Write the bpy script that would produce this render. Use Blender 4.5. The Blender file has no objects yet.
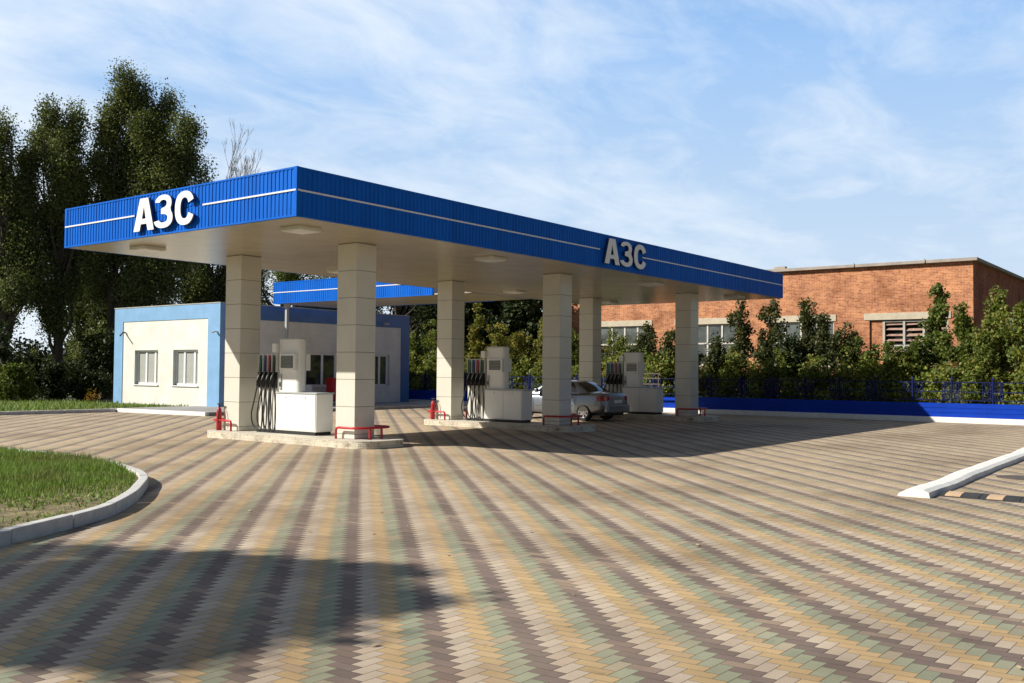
import bpy, bmesh, math, random
import numpy as np
from mathutils import Vector, Matrix
random.seed(7); RNG = np.random.default_rng(11)
scene = bpy.context.scene
COL = scene.collection
R = math.radians
# ------------------------------------------------------------------ camera (solved from the photograph)
F_PX, HD, PI_, RO, EYE = 965.03, R(37.422), R(1.774), R(0.474), 1.69
fw = Vector((math.cos(HD)*math.cos(PI_), math.sin(HD)*math.cos(PI_), math.sin(PI_)))
rt0 = Vector((math.sin(HD), -math.cos(HD), 0)); up0 = rt0.cross(fw)
rt = math.cos(RO)*rt0 + math.sin(RO)*up0; upv = -math.sin(RO)*rt0 + math.cos(RO)*up0
cd = bpy.data.cameras.new('camera'); cam = bpy.data.objects.new('camera', cd); COL.objects.link(cam)
M = Matrix.Identity(4)
for i in range(3):
    M[i][0] = rt[i]; M[i][1] = upv[i]; M[i][2] = -fw[i]
M[2][3] = EYE
cam.matrix_world = M
cd.sensor_width = 36; cd.lens = F_PX*36/1024; cd.clip_end = 3000; cd.clip_start = .05
scene.camera = cam
def ray(x, y):
    return fw + rt*((x-512)/F_PX) - upv*((y-341.5)/F_PX)
def at_depth(x, y, d):           # point on the ground plan at view depth d
    r = ray(x, y); return Vector((0, 0, EYE)) + r*d
def on_z(x, y, z=0.):
    r = ray(x, y); return Vector((0, 0, EYE)) + r*((z-EYE)/r.z)
def on_x(x, y, X):
    r = ray(x, y); return Vector((0, 0, EYE)) + r*(X/r.x)
# ------------------------------------------------------------------ materials
def newmat(name):
    m = bpy.data.materials.new(name); m.use_nodes = True
    nt = m.node_tree; b = nt.nodes['Principled BSDF']
    return m, nt, b
def N(nt, t, **k):
    n = nt.nodes.new(t)
    for a, v in k.items(): setattr(n, a, v)
    return n
def mth(nt, op, a, b=None, c=None):
    n = nt.nodes.new('ShaderNodeMath'); n.operation = op
    for i, v in enumerate((a, b, c)):
        if v is None: continue
        if isinstance(v, (int, float)): n.inputs[i].default_value = v
        else: nt.links.new(v, n.inputs[i])
    return n.outputs[0]
def mixc(nt, f, a, b, mode='MIX'):
    n = nt.nodes.new('ShaderNodeMix'); n.data_type = 'RGBA'; n.blend_type = mode
    for i, v in ((0, f), (6, a), (7, b)):
        if isinstance(v, (int, float)): n.inputs[i].default_value = v
        elif isinstance(v, (tuple, list)): n.inputs[i].default_value = (*v[:3], 1)
        else: nt.links.new(v, n.inputs[i])
    return n.outputs[2]
def ramp(nt, f, stops):
    n = nt.nodes.new('ShaderNodeValToRGB'); e = n.color_ramp.elements
    while len(e) < len(stops): e.new(.5)
    for el, (p, c) in zip(e, stops):
        el.position = p; el.color = (*c, 1) if len(c) == 3 else c
    nt.links.new(f, n.inputs[0]); return n.outputs[0]
def noise(nt, vec, scale, detail=4, rough=.55):
    n = nt.nodes.new('ShaderNodeTexNoise'); n.inputs['Scale'].default_value = scale
    n.inputs['Detail'].default_value = detail; n.inputs['Roughness'].default_value = rough
    nt.links.new(vec, n.inputs['Vector']); return n.outputs[0]
def objco(nt):
    return N(nt, 'ShaderNodeTexCoord').outputs['Object']
def bump(nt, b, h, dist=.01, strength=.6):
    n = N(nt, 'ShaderNodeBump'); n.inputs['Distance'].default_value = dist; n.inputs['Strength'].default_value = strength
    nt.links.new(h, n.inputs['Height']); nt.links.new(n.outputs[0], b.inputs['Normal'])
def mat(name, col, rough=.5, metal=0., var=.08, vscale=3., spec=.5, coat=0., bmp=0., bscale=60, alt=None, alpha=None):
    m, nt, b = newmat(name)
    co = objco(nt)
    n = noise(nt, co, vscale, 5)
    lo = tuple(c*(1-var) for c in col); hi = tuple(min(1, c*(1+var)) for c in (alt or col))
    c = ramp(nt, n, [(.3, lo), (.7, hi)])
    nt.links.new(c, b.inputs['Base Color'])
    b.inputs['Metallic'].default_value = metal; b.inputs['Specular IOR Level'].default_value = spec
    r = mth(nt, 'MULTIPLY_ADD', noise(nt, co, vscale*2.3, 3), .16, rough-.08)
    nt.links.new(r, b.inputs['Roughness'])
    if coat: b.inputs['Coat Weight'].default_value = coat; b.inputs['Coat Roughness'].default_value = .05
    if bmp: bump(nt, b, noise(nt, co, bscale, 4), bmp)
    return m
def glassy(name, col=(.02, .025, .03), rough=.05):
    m, nt, b = newmat(name)
    co = objco(nt); c = ramp(nt, noise(nt, co, 1.4, 3), [(.3, tuple(x*.6 for x in col)), (.75, tuple(x*1.6 for x in col))])
    nt.links.new(c, b.inputs['Base Color']); b.inputs['Roughness'].default_value = rough
    b.inputs['Specular IOR Level'].default_value = .9
    return m
def leafmat(name, cols, trans=.25):
    m, nt, b = newmat(name)
    g = N(nt, 'ShaderNodeNewGeometry')
    n = len(cols)
    c = ramp(nt, g.outputs['Random Per Island'], [((i+.5)/n, cc) for i, cc in enumerate(cols)])
    big = noise(nt, objco(nt), .55, 3)
    c2 = mixc(nt, 1., c, ramp(nt, big, [(.3, (.62, .66, .6)), (.7, (1.25, 1.18, .95))]), 'MULTIPLY')
    nt.links.new(c2, b.inputs['Base Color']); b.inputs['Roughness'].default_value = .55
    b.inputs['Specular IOR Level'].default_value = .25
    tr = N(nt, 'ShaderNodeBsdfTranslucent'); nt.links.new(mixc(nt, 1., c2, (1.3, 1.35, .6), 'MULTIPLY'), tr.inputs[0])
    mx = N(nt, 'ShaderNodeMixShader'); mx.inputs[0].default_value = trans
    nt.links.new(b.outputs[0], mx.inputs[1]); nt.links.new(tr.outputs[0], mx.inputs[2])
    nt.links.new(mx.outputs[0], nt.nodes['Material Output'].inputs[0])
    return m
def seam_mat(name, col, axes, size, seam=.006, rough=.4, seamdark=.55, var=.05, spec=.5, off=(0, 0)):
    """cladding panels: straight seams every size[0] x size[1] metres, panel to panel tint"""
    m, nt, b = newmat(name); co = objco(nt)
    s = N(nt, 'ShaderNodeSeparateXYZ'); nt.links.new(co, s.inputs[0])
    def fr(axis, sz, o):
        v = mth(nt, 'DIVIDE', mth(nt, 'ADD', s.outputs[axis], o), sz)
        f = mth(nt, 'FRACT', v); fl = mth(nt, 'FLOOR', v)
        d = mth(nt, 'MULTIPLY', mth(nt, 'MINIMUM', f, mth(nt, 'SUBTRACT', 1., f)), sz)
        return d, fl
    d1, f1 = fr(axes[0], size[0], off[0]); d2, f2 = fr(axes[1], size[1], off[1])
    d = mth(nt, 'MINIMUM', d1, d2)
    k = mth(nt, 'SMOOTH_MIN', mth(nt, 'DIVIDE', d, seam), 1., .1)
    cb = N(nt, 'ShaderNodeCombineXYZ'); nt.links.new(f1, cb.inputs[0]); nt.links.new(f2, cb.inputs[1])
    wn = N(nt, 'ShaderNodeTexWhiteNoise', noise_dimensions='2D'); nt.links.new(cb.outputs[0], wn.inputs['Vector'])
    a = tuple(c*(1-var) for c in col); bb = tuple(min(1, c*(1+var)) for c in col)
    c = mixc(nt, wn.outputs[0], a, bb)
    dirt = ramp(nt, noise(nt, co, 1.7, 6, .65), [(.35, (.88, .87, .84)), (.65, (1, 1, 1))])
    c = mixc(nt, 1., c, dirt, 'MULTIPLY')
    c = mixc(nt, k, tuple(x*seamdark for x in col), c)
    nt.links.new(c, b.inputs['Base Color']); b.inputs['Roughness'].default_value = rough
    b.inputs['Specular IOR Level'].default_value = spec
    bump(nt, b, k, .003, .7)
    return m
def brick_mat(name, axes, c1, c2, mortar, bw=.26, rh=.077, ms=.012):
    m, nt, b = newmat(name); co = objco(nt)
    s = N(nt, 'ShaderNodeSeparateXYZ'); nt.links.new(co, s.inputs[0])
    cb = N(nt, 'ShaderNodeCombineXYZ'); nt.links.new(s.outputs[axes[0]], cb.inputs[0]); nt.links.new(s.outputs[axes[1]], cb.inputs[1])
    t = N(nt, 'ShaderNodeTexBrick'); nt.links.new(cb.outputs[0], t.inputs['Vector'])
    t.inputs['Scale'].default_value = 1; t.inputs['Brick Width'].default_value = bw; t.inputs['Row Height'].default_value = rh
    t.inputs['Mortar Size'].default_value = ms*.5; t.inputs['Bias'].default_value = -.1
    t.inputs['Color1'].default_value = (*c1, 1); t.inputs['Color2'].default_value = (*c2, 1); t.inputs['Mortar'].default_value = (*mortar, 1)
    d = ramp(nt, noise(nt, co, .8, 8, .7), [(.34, (.62, .56, .52)), (.5, (1, 1, 1)), (.66, (1.3, 1.3, 1.22))])
    c = mixc(nt, 1., t.outputs[0], d, 'MULTIPLY')
    sp = ramp(nt, noise(nt, co, 7., 4, .7), [(.36, (.5, .42, .38)), (.46, (1, 1, 1))])
    c = mixc(nt, .8, c, mixc(nt, 1., c, sp, 'MULTIPLY'))
    nt.links.new(c, b.inputs['Base Color']); b.inputs['Roughness'].default_value = .9
    b.inputs['Specular IOR Level'].default_value = .2
    bump(nt, b, mth(nt, 'SUBTRACT', 1., t.outputs['Fac']), .006, .6)
    return m
def paver_mat():
    m, nt, b = newmat('block_paving'); co = objco(nt)
    s = N(nt, 'ShaderNodeSeparateXYZ'); nt.links.new(co, s.inputs[0])
    # slow wander of the laid rows
    wob = mth(nt, 'MULTIPLY', mth(nt, 'SUBTRACT', noise(nt, co, .22, 1), .5), .02)
    rc, rs = math.cos(R(1.22)), math.sin(R(1.22))
    xr = mth(nt, 'ADD', mth(nt, 'MULTIPLY', s.outputs[0], rc), mth(nt, 'MULTIPLY', s.outputs[1], rs))
    yr = mth(nt, 'SUBTRACT', mth(nt, 'MULTIPLY', s.outputs[1], rc), mth(nt, 'MULTIPLY', s.outputs[0], rs))
    xa = mth(nt, 'ADD', mth(nt, 'SUBTRACT', xr, .839), wob)
    ss = mth(nt, 'MULTIPLY', mth(nt, 'ADD', xa, yr), .5*1.10); dd_ = mth(nt, 'MULTIPLY', mth(nt, 'SUBTRACT', xa, yr), .5)
    u = mth(nt, 'DIVIDE', mth(nt, 'ADD', ss, dd_), .1)
    v = mth(nt, 'DIVIDE', mth(nt, 'SUBTRACT', ss, dd_), .1)
    i = mth(nt, 'FLOOR', u); j = mth(nt, 'FLOOR', v)
    d = mth(nt, 'SUBTRACT', i, j)
    k = mth(nt, 'FLOORED_MODULO', d, 4.)
    k8 = mth(nt, 'FLOORED_MODULO', d, 8.)
    isH = mth(nt, 'LESS_THAN', k, 1.5)
    # H brick: origin i-k ; V brick: origin j-(3-k)
    i0 = mth(nt, 'SUBTRACT', i, mth(nt, 'MULTIPLY', isH, k))
    j0 = mth(nt, 'SUBTRACT', j, mth(nt, 'MULTIPLY', mth(nt, 'SUBTRACT', 1., isH), mth(nt, 'SUBTRACT', 3., k)))
    uu = mth(nt, 'SUBTRACT', u, i0); vv = mth(nt, 'SUBTRACT', v, j0)
    w = mth(nt, 'ADD', 1., isH); h = mth(nt, 'SUBTRACT', 2., isH)
    eu = mth(nt, 'MINIMUM', uu, mth(nt, 'SUBTRACT', w, uu)); ev = mth(nt, 'MINIMUM', vv, mth(nt, 'SUBTRACT', h, vv))
    e = mth(nt, 'MINIMUM', eu, ev)
    joint = N(nt, 'ShaderNodeMapRange'); nt.links.new(e, joint.inputs[0]); joint.inputs[1].default_value = .015; joint.inputs[2].default_value = .055
    cb = N(nt, 'ShaderNodeCombineXYZ'); nt.links.new(i0, cb.inputs[0]); nt.links.new(j0, cb.inputs[1])
    wn = N(nt, 'ShaderNodeTexWhiteNoise', noise_dimensions='3D'); nt.links.new(cb.outputs[0], wn.inputs['Vector'])
    sc = N(nt, 'ShaderNodeSeparateColor'); nt.links.new(wn.outputs['Color'], sc.inputs[0])
    # row number with a little mixing of neighbours' dye
    cr = N(nt, 'ShaderNodeValToRGB'); cr.color_ramp.interpolation = 'CONSTANT'
    el = cr.color_ramp.elements; el.new(.5); el.new(.75)
    LIGHT, YEL, GRN, PUR = (.51, .42, .325), (.51, .36, .185), (.30, .315, .22), (.195, .145, .125)
    for q, (p_, c_) in enumerate([(0, LIGHT), (.25, YEL), (.5, GRN), (.75, PUR)]):
        el[q].position = p_; el[q].color = (*c_, 1)
    nt.links.new(mth(nt, 'DIVIDE', mth(nt, 'ADD', k8, .01), 8.), cr.inputs[0])
    c = cr.outputs[0]
    # batch drift: patches where dye turns orange or grey
    big = noise(nt, co, .9, 3, .6)
    c = mixc(nt, ramp(nt, big, [(.55, (0, 0, 0)), (.75, (.4, .4, .4))]), c, mixc(nt, .5, c, (.5, .27, .15)))
    big2 = noise(nt, N(nt, 'ShaderNodeVectorMath').outputs[0], .7, 2) if False else noise(nt, cb.outputs[0], .045, 4, .6)
    c = mixc(nt, ramp(nt, big2, [(.4, (.0, .0, .0)), (.65, (.16, .16, .16))]), c, (.48, .385, .28))
    # tan blended in more with distance from the camera, less on purple rows
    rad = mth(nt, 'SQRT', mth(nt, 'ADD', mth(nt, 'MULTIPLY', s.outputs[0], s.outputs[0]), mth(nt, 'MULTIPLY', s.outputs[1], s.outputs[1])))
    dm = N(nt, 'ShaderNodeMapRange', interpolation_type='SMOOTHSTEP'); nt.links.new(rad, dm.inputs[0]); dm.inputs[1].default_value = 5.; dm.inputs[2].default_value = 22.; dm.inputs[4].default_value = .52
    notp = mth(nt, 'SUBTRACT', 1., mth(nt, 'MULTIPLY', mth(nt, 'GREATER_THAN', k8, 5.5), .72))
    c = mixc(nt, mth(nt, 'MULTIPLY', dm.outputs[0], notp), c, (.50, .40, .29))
    c = mixc(nt, 1., c, ramp(nt, sc.outputs[0], [(0, (.88, .88, .88)), (1, (1.11, 1.10, 1.09))]), 'MULTIPLY')
    # fine grain
    c = mixc(nt, 1., c, ramp(nt, noise(nt, co, 160, 3, .7), [(.3, (.84, .84, .84)), (.7, (1.14, 1.14, 1.14))]), 'MULTIPLY')
    # each block slightly off its dye, a few swapped for a neighbour's
    c = mixc(nt, ramp(nt, sc.outputs[2], [(.80, (0, 0, 0)), (.97, (.55, .55, .55))]), c, (.46, .34, .24))
    # oil drips and sooty patches
    oil = ramp(nt, noise(nt, co, 1.15, 3, .5), [(.22, (.55, .54, .52)), (.29, (1, 1, 1))])
    c = mixc(nt, 1., c, oil, 'MULTIPLY')
    # tyre dust / stains
    st = ramp(nt, noise(nt, co, .35, 7, .62), [(.36, (.70, .68, .66)), (.54, (1, 1, 1)), (.75, (1.07, 1.05, 1.0))])
    c = mixc(nt, 1., c, st, 'MULTIPLY')
    sp = ramp(nt, noise(nt, co, 2.6, 5, .7), [(.28, (.6, .58, .56)), (.37, (1, 1, 1))])
    c = mixc(nt, 1., c, sp, 'MULTIPLY')
    c = mixc(nt, joint.outputs[0], mixc(nt, .5, c, (.085, .07, .055)), c)
    nt.links.new(c, b.inputs['Base Color'])
    b.inputs['Roughness'].default_value = .85; b.inputs['Specular IOR Level'].default_value = .25
    hh = mth(nt, 'ADD', mth(nt, 'ADD', joint.outputs[0], mth(nt, 'MULTIPLY', sc.outputs[1], .35)), mth(nt, 'MULTIPLY', noise(nt, co, 90, 3), .3))
    bump(nt, b, hh, .004, .8)
    return m
M_ = {}
M_['pav'] = paver_mat()
def sheet_mat():
    m, nt, b = newmat('blue_sheet'); co = objco(nt)
    mp_ = N(nt, 'ShaderNodeMapping'); nt.links.new(co, mp_.inputs[0]); mp_.inputs['Scale'].default_value = (2.2, 2.2, .35)
    st_ = ramp(nt, noise(nt, mp_.outputs[0], 1.6, 6, .65), [(.34, (.80, .82, .84)), (.55, (1, 1, 1)), (.75, (1.05, 1.06, 1.06))])
    s_ = N(nt, 'ShaderNodeSeparateXYZ'); nt.links.new(co, s_.inputs[0])
    pn_ = mth(nt, 'FLOOR', mth(nt, 'DIVIDE', mth(nt, 'ADD', s_.outputs[0], s_.outputs[1]), 1.15))
    wn_ = N(nt, 'ShaderNodeTexWhiteNoise', noise_dimensions='1D'); nt.links.new(pn_, wn_.inputs['W'])
    c_ = mixc(nt, wn_.outputs[0], (.005, .122, .57), (.006, .142, .65))
    nt.links.new(mixc(nt, 1., c_, st_, 'MULTIPLY'), b.inputs['Base Color'])
    b.inputs['Roughness'].default_value = .45; b.inputs['Specular IOR Level'].default_value = .1
    bump(nt, b, noise(nt, mp_.outputs[0], 1.1, 3), .02, .35); return m
M_['blue'] = sheet_mat()
M_['bluedk'] = mat('blue_joint', (.008, .03, .15), .6)
M_['whitetrim'] = mat('white_trim', (.78, .79, .8), .4, var=.04)
M_['soffit'] = seam_mat('soffit_panels', (.45, .40, .30), (0, 1), (.6, 8.4), .006, .27, .6, .03, .4)
M_['tile'] = mat('porcelain_cladding', (.66, .64, .565), .2, var=.05, vscale=1.6, spec=.5)
M_['joint'] = mat('dark_joint', (.14, .12, .1), .9)
M_['letter'] = mat('letter_white', (.86, .86, .86), .45, var=.03)
M_['letterside'] = mat('letter_return', (.03, .06, .14), .5)
M_['clad'] = seam_mat('station_cladding', (.78, .77, .72), (1, 2), (1.16, .58), .006, .5, .72, .02)
M_['cladv'] = seam_mat('station_cladding_long', (.78, .77, .72), (0, 2), (.62, .58), .006, .5, .72, .02)
M_['bclad'] = seam_mat('blue_cladding', (.235, .43, .69), (1, 2), (.58, .58), .006, .45, .8, .02, .25)  # border blue for the sunny wall, sunlight put into the paler colour
M_['bcladv'] = seam_mat('blue_cladding_long', (.075, .19, .44), (0, 2), (.62, .58), .006, .45, .7, .03)  # same border blue darkened, the long wall's shade put into the colour
M_['upvc'] = mat('white_window_frame', (.88, .89, .90), .35, var=.03)
M_['reveal'] = mat('grey_window_reveal', (.56, .61, .61), .5)
M_['glass'] = glassy('window_glass', (.035, .04, .04))
M_['blind'] = seam_mat('slatted_blind', (.40, .41, .38), (1, 2), (5., .03), .004, .6, .6, .03)
M_['red'] = mat('red_paint', (.50, .012, .02), .35, var=.12, vscale=6)
M_['pumpwhite'] = mat('pump_white', (.82, .82, .79), .35, var=.03, vscale=2)
M_['pumpgrey'] = mat('pump_grey', (.42, .44, .44), .4)
M_['pumpside'] = mat('pump_side', (.66, .65, .59), .4)
M_['black'] = mat('black_rubber', (.012, .012, .013), .5)
M_['screen'] = glassy('screen_dark', (.05, .065, .07), .12)
for nm, c_ in (('green', (.03, .16, .09)), ('navy', (.02, .05, .22)), ('lred', (.42, .02, .05)), ('dgreen', (.02, .09, .05))):
    M_['n_'+nm] = mat('nozzle_label_'+nm, c_, .4)
M_['lcd'] = mat('lcd_grey', (.16, .18, .17), .3)
M_['isl'] = brick_mat('island_mosaic', (1, 2), (.66, .61, .5), (.6, .55, .45), (.45, .41, .34), .11, .055, .006)
M_['isltop'] = mat('island_top', (.56, .52, .44), .7, var=.15, vscale=5)
M_['isldot'] = mat('island_stud_white', (.8, .8, .77), .5)
M_['conc'] = mat('concrete_kerb', (.58, .57, .55), .85, var=.14, vscale=7, bmp=.004)
M_['concw'] = mat('whitewashed_kerb', (.80, .79, .75), .8, var=.08, vscale=5, bmp=.003)
M_['concg'] = mat('grey_concrete', (.33, .32, .31), .9, var=.18, vscale=2, bmp=.004)
M_['fenceblue'] = mat('fence_base_blue', (.003, .042, .40), .5, spec=.15, var=.1, vscale=2)
M_['ironblue'] = mat('iron_blue', (.005, .010, .075), .5, spec=.2, var=.15)
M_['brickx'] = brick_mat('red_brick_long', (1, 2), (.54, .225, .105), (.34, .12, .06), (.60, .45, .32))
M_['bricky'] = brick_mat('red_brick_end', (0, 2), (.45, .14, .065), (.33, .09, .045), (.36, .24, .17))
M_['roofslab'] = mat('roof_slab', (.36, .31, .27), .9, var=.2, vscale=2)
M_['lintel'] = mat('concrete_lintel', (.52, .46, .35), .85, var=.12, vscale=3)
M_['steelframe'] = mat('grey_steel_frame', (.44, .43, .38), .6, var=.15, vscale=4)
M_['paleframe'] = mat('pale_frame', (.60, .57, .50), .6, var=.15, vscale=4)
M_['barn'] = mat('weathered_louvre', (.33, .21, .165), .7, var=.3, vscale=5)
M_['dark'] = mat('dark_interior', (.018, .018, .018), .9)
M_['oldglass'] = glassy('old_glass', (.10, .115, .11), .15)
M_['car'] = mat('silver_blue_paint', (.20, .225, .26), .3, metal=.65, var=.02, coat=1.)
M_['carglass'] = glassy('car_glass', (.008, .01, .012), .04)
M_['tyre'] = mat('tyre', (.02, .02, .02), .8)
M_['rim'] = mat('alloy_rim', (.62, .63, .65), .3, metal=.8)
M_['tail'] = mat('tail_lamp_red', (.35, .01, .015), .15, coat=1.)
M_['plate'] = mat('plate_white', (.75, .75, .72), .4)
M_['rubber'] = mat('rubber_hump', (.035, .035, .038), .85, var=.3, vscale=9, bmp=.004)
M_['yel'] = mat('amber_block', (.58, .40, .24), .6, var=.15, vscale=9)
M_['iron'] = mat('cast_iron', (.10, .08, .07), .7, var=.25, vscale=12)
M_['bark'] = mat('bark', (.085, .07, .055), .95, var=.35, vscale=9, bmp=.02, bscale=14)
M_['barklt'] = mat('bark_pale', (.20, .17, .14), .95, var=.3, vscale=9)
M_['tin'] = mat('red_tin_roof', (.36, .10, .06), .6, var=.15)
M_['poplar'] = leafmat('poplar_leaves', [(.07, .10, .034), (.11, .14, .052), (.15, .18, .078), (.21, .23, .12)], .26)
M_['darkleaf'] = leafmat('dark_leaves', [(.02, .034, .012), (.032, .05, .018), (.045, .065, .022)], .15)
M_['maple'] = leafmat('maple_leaves', [(.065, .10, .022), (.10, .15, .033), (.15, .19, .045), (.20, .22, .065)], .3)
M_['maplelt'] = leafmat('maple_leaves_light', [(.10, .15, .032), (.16, .21, .047), (.23, .26, .07), (.28, .27, .09)], .32)
M_['yellowleaf'] = leafmat('yellowing_leaves', [(.10, .15, .03), (.19, .21, .05), (.28, .25, .06), (.33, .26, .09)], .3)
M_['orangeleaf'] = leafmat('orange_leaves', [(.38, .15, .03), (.42, .22, .04), (.2, .2, .04)], .3)
M_['purpleleaf'] = leafmat('dark_maple_leaves', [(.035, .055, .018), (.055, .08, .025), (.08, .075, .035), (.12, .13, .05)], .25)
def grass_mat(name, a, b_, c_):
    m, nt, b = newmat(name); g = N(nt, 'ShaderNodeNewGeometry'); co = objco(nt)
    base = ramp(nt, g.outputs['Random Per Island'], [(0, a), (.6, b_), (1, c_)])
    dry = ramp(nt, noise(nt, co, .8, 4, .6), [(.45, (0, 0, 0)), (.62, (.75, .75, .75))])
    c = mixc(nt, dry, base, mixc(nt, .6, base, (.20, .15, .07)))
    nt.links.new(c, b.inputs['Base Color']); b.inputs['Roughness'].default_value = .6
    tr = N(nt, 'ShaderNodeBsdfTranslucent'); nt.links.new(c, tr.inputs[0])
    mx = N(nt, 'ShaderNodeMixShader'); mx.inputs[0].default_value = .3
    nt.links.new(b.outputs[0], mx.inputs[1]); nt.links.new(tr.outputs[0], mx.inputs[2])
    nt.links.new(mx.outputs[0], nt.nodes['Material Output'].inputs[0]); return m
M_['grass'] = grass_mat('grass_blades', (.10, .19, .02), (.19, .32, .04), (.34, .40, .10))
M_['soil'] = mat('soil_turf', (.17, .12, .07), .95, var=.5, vscale=2.5, alt=(.09, .12, .035), bmp=.02, bscale=30)
M_['baresoil'] = mat('bare_soil', (.15, .105, .055), .95, var=.5, vscale=5, alt=(.20, .16, .08), bmp=.03, bscale=22)
M_['terrain'] = mat('rough_ground', (.07, .085, .03), .95, var=.4, vscale=.3, alt=(.13, .12, .06))
# ------------------------------------------------------------------ object helpers
def setp(o, label=None, cat=None, group=None, kind=None):
    if label: o['label'] = label
    if cat: o['category'] = cat
    if group: o['group'] = group
    if kind: o['kind'] = kind
    return o
def thing(name, label, cat, loc=(0, 0, 0), group=None):
    o = bpy.data.objects.new(name, None); COL.objects.link(o); o.location = loc; o.empty_display_size = .2
    return setp(o, label, cat, group)
class MB:
    def __init__(s): s.v = []; s.f = []; s.m = []
    def add(s, vs, fs, mi=0):
        n = len(s.v); s.v += [tuple(a) for a in vs]; s.f += [tuple(i+n for i in f) for f in fs]; s.m += [mi]*len(fs); return s
    def box(s, x0, x1, y0, y1, z0, z1, mi=0):
        vs = [(x, y, z) for z in (z0, z1) for y in (y0, y1) for x in (x0, x1)]
        return s.add(vs, [(0, 2, 3, 1), (4, 5, 7, 6), (0, 1, 5, 4), (2, 6, 7, 3), (0, 4, 6, 2), (1, 3, 7, 5)], mi)
    def prism(s, pts, z0, z1, mi=0, mtop=None):
        n = len(pts)
        a = sum(pts[i][0]*pts[(i+1) % n][1]-pts[(i+1) % n][0]*pts[i][1] for i in range(n))
        if a < 0: pts = pts[::-1]
        vs = [(x, y, z0) for x, y in pts]+[(x, y, z1) for x, y in pts]
        s.add(vs, [(i, (i+1) % n, (i+1) % n+n, i+n) for i in range(n)]+[tuple(range(n))[::-1]], mi)
        s.f.append(tuple(len(s.v)-n+i for i in range(n))); s.m.append(mi if mtop is None else mtop); return s
    def tube(s, pts, r, seg=8, mi=0, closed=False, cap=True):
        pts = [Vector(p) for p in pts]; n = len(pts)
        rs = r if isinstance(r, (list, tuple)) else [r]*n
        prev = None; base = len(s.v)
        for i, p in enumerate(pts):
            if closed: t = pts[(i+1) % n]-pts[i-1]
            else: t = pts[min(i+1, n-1)]-pts[max(i-1, 0)]
            t.normalize()
            if prev is None:
                a = t.cross(Vector((0, 0, 1)))
                if a.length < .1: a = t.cross(Vector((1, 0, 0)))
            else: a = prev-t*prev.dot(t)
            a.normalize(); prev = a; b = t.cross(a)
            for k in range(seg):
                th = 2*math.pi*k/seg; s.v.append(tuple(p+(a*math.cos(th)+b*math.sin(th))*rs[i]))
        m = n if closed else n-1
        for i in range(m):
            for k in range(seg):
                a_ = base+i*seg+k; b_ = base+i*seg+(k+1) % seg; c_ = base+((i+1) % n)*seg+(k+1) % seg; d_ = base+((i+1) % n)*seg+k
                s.f.append((a_, b_, c_, d_)); s.m.append(mi)
        if cap and not closed:
            s.f.append(tuple(base+k for k in range(seg))[::-1]); s.m.append(mi)
            s.f.append(tuple(base+(n-1)*seg+k for k in range(seg))); s.m.append(mi)
        return s
    def cyl(s, c, axis, r, h, seg=24, mi=0):
        a = Vector(c); d = Vector(axis).normalized()*h
        return s.tube([a, a+d], r, seg, mi)
    def build(s, name, mats, parent=None, bevel=0, smooth=False, rel=None):
        me = bpy.data.meshes.new(name); me.from_pydata(s.v, [], s.f)
        for mm in (mats if isinstance(mats, (list, tuple)) else [mats]): me.materials.append(mm)
        me.polygons.foreach_set('material_index', s.m)
        if smooth: me.polygons.foreach_set('use_smooth', [True]*len(s.f))
        me.update()
        if bevel or smooth:
            bm = bmesh.new(); bm.from_mesh(me); bmesh.ops.recalc_face_normals(bm, faces=bm.faces)
            if bevel: bmesh.ops.bevel(bm, geom=[e for e in bm.edges if e.is_manifold and e.calc_face_angle(0) > .6], offset=bevel, segments=2, affect='EDGES', profile=.6)
            bm.to_mesh(me); bm.free()
        o = bpy.data.objects.new(name, me); COL.objects.link(o); o.parent = parent
        return o
def copy_tree(o, loc=None, parent=None):
    c = o.copy(); COL.objects.link(c); c.parent = parent
    if loc is not None: c.location = loc
    for ch in [x for x in ALLCH(o)]: copy_tree(ch, None, c)
    return c
def ALLCH(o): return list(o.children)
def rrect(x0, x1, y0, y1, r, n=8):
    p = []
    for cx, cy, a0 in ((x1-r, y1-r, 0), (x0+r, y1-r, 90), (x0+r, y0+r, 180), (x1-r, y0+r, 270)):
        for k in range(n+1):
            a = R(a0+90*k/n); p.append((cx+r*math.cos(a), cy+r*math.sin(a)))
    return p
# ------------------------------------------------------------------ ground, paving, kerbs
g = MB(); g.add([(-900, -900, -.05), (1500, -900, -.05), (1500, 1500, -.05), (-900, 1500, -.05)], [(0, 1, 2, 3)])
setp(g.build('ground', M_['terrain']), kind='structure')
g = MB(); pv = [(-25, -25), (36.7, -25), (36.7, 29.75), (20.75, 29.75), (20.3, 34.75), (-25, 36.2)]
g.add([(x, y, 0) for x, y in pv], [tuple(range(len(pv)))])
setp(g.build('pavement', M_['pav']), kind='structure')
# raised walk around the station, whitewashed riser on the sunny side
g = MB(); g.prism([(20.35, 34.7), (20.8, 29.7), (36.6, 29.7), (36.6, 33.72), (24.2, 33.72), (24.2, 35.2), (20.35, 35.2)], -.04, .13)
setp(g.build('station_walk', M_['concg']), kind='structure')
g = MB(); g.prism([(20.34, 34.7), (20.79, 29.69), (20.95, 29.69), (20.5, 34.7)], -.03, .142)
w = g.build('step_edge', M_['concw'], bevel=.012); setp(w, 'whitewashed step edge of the raised walk before the lit station wall', 'step')
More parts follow.
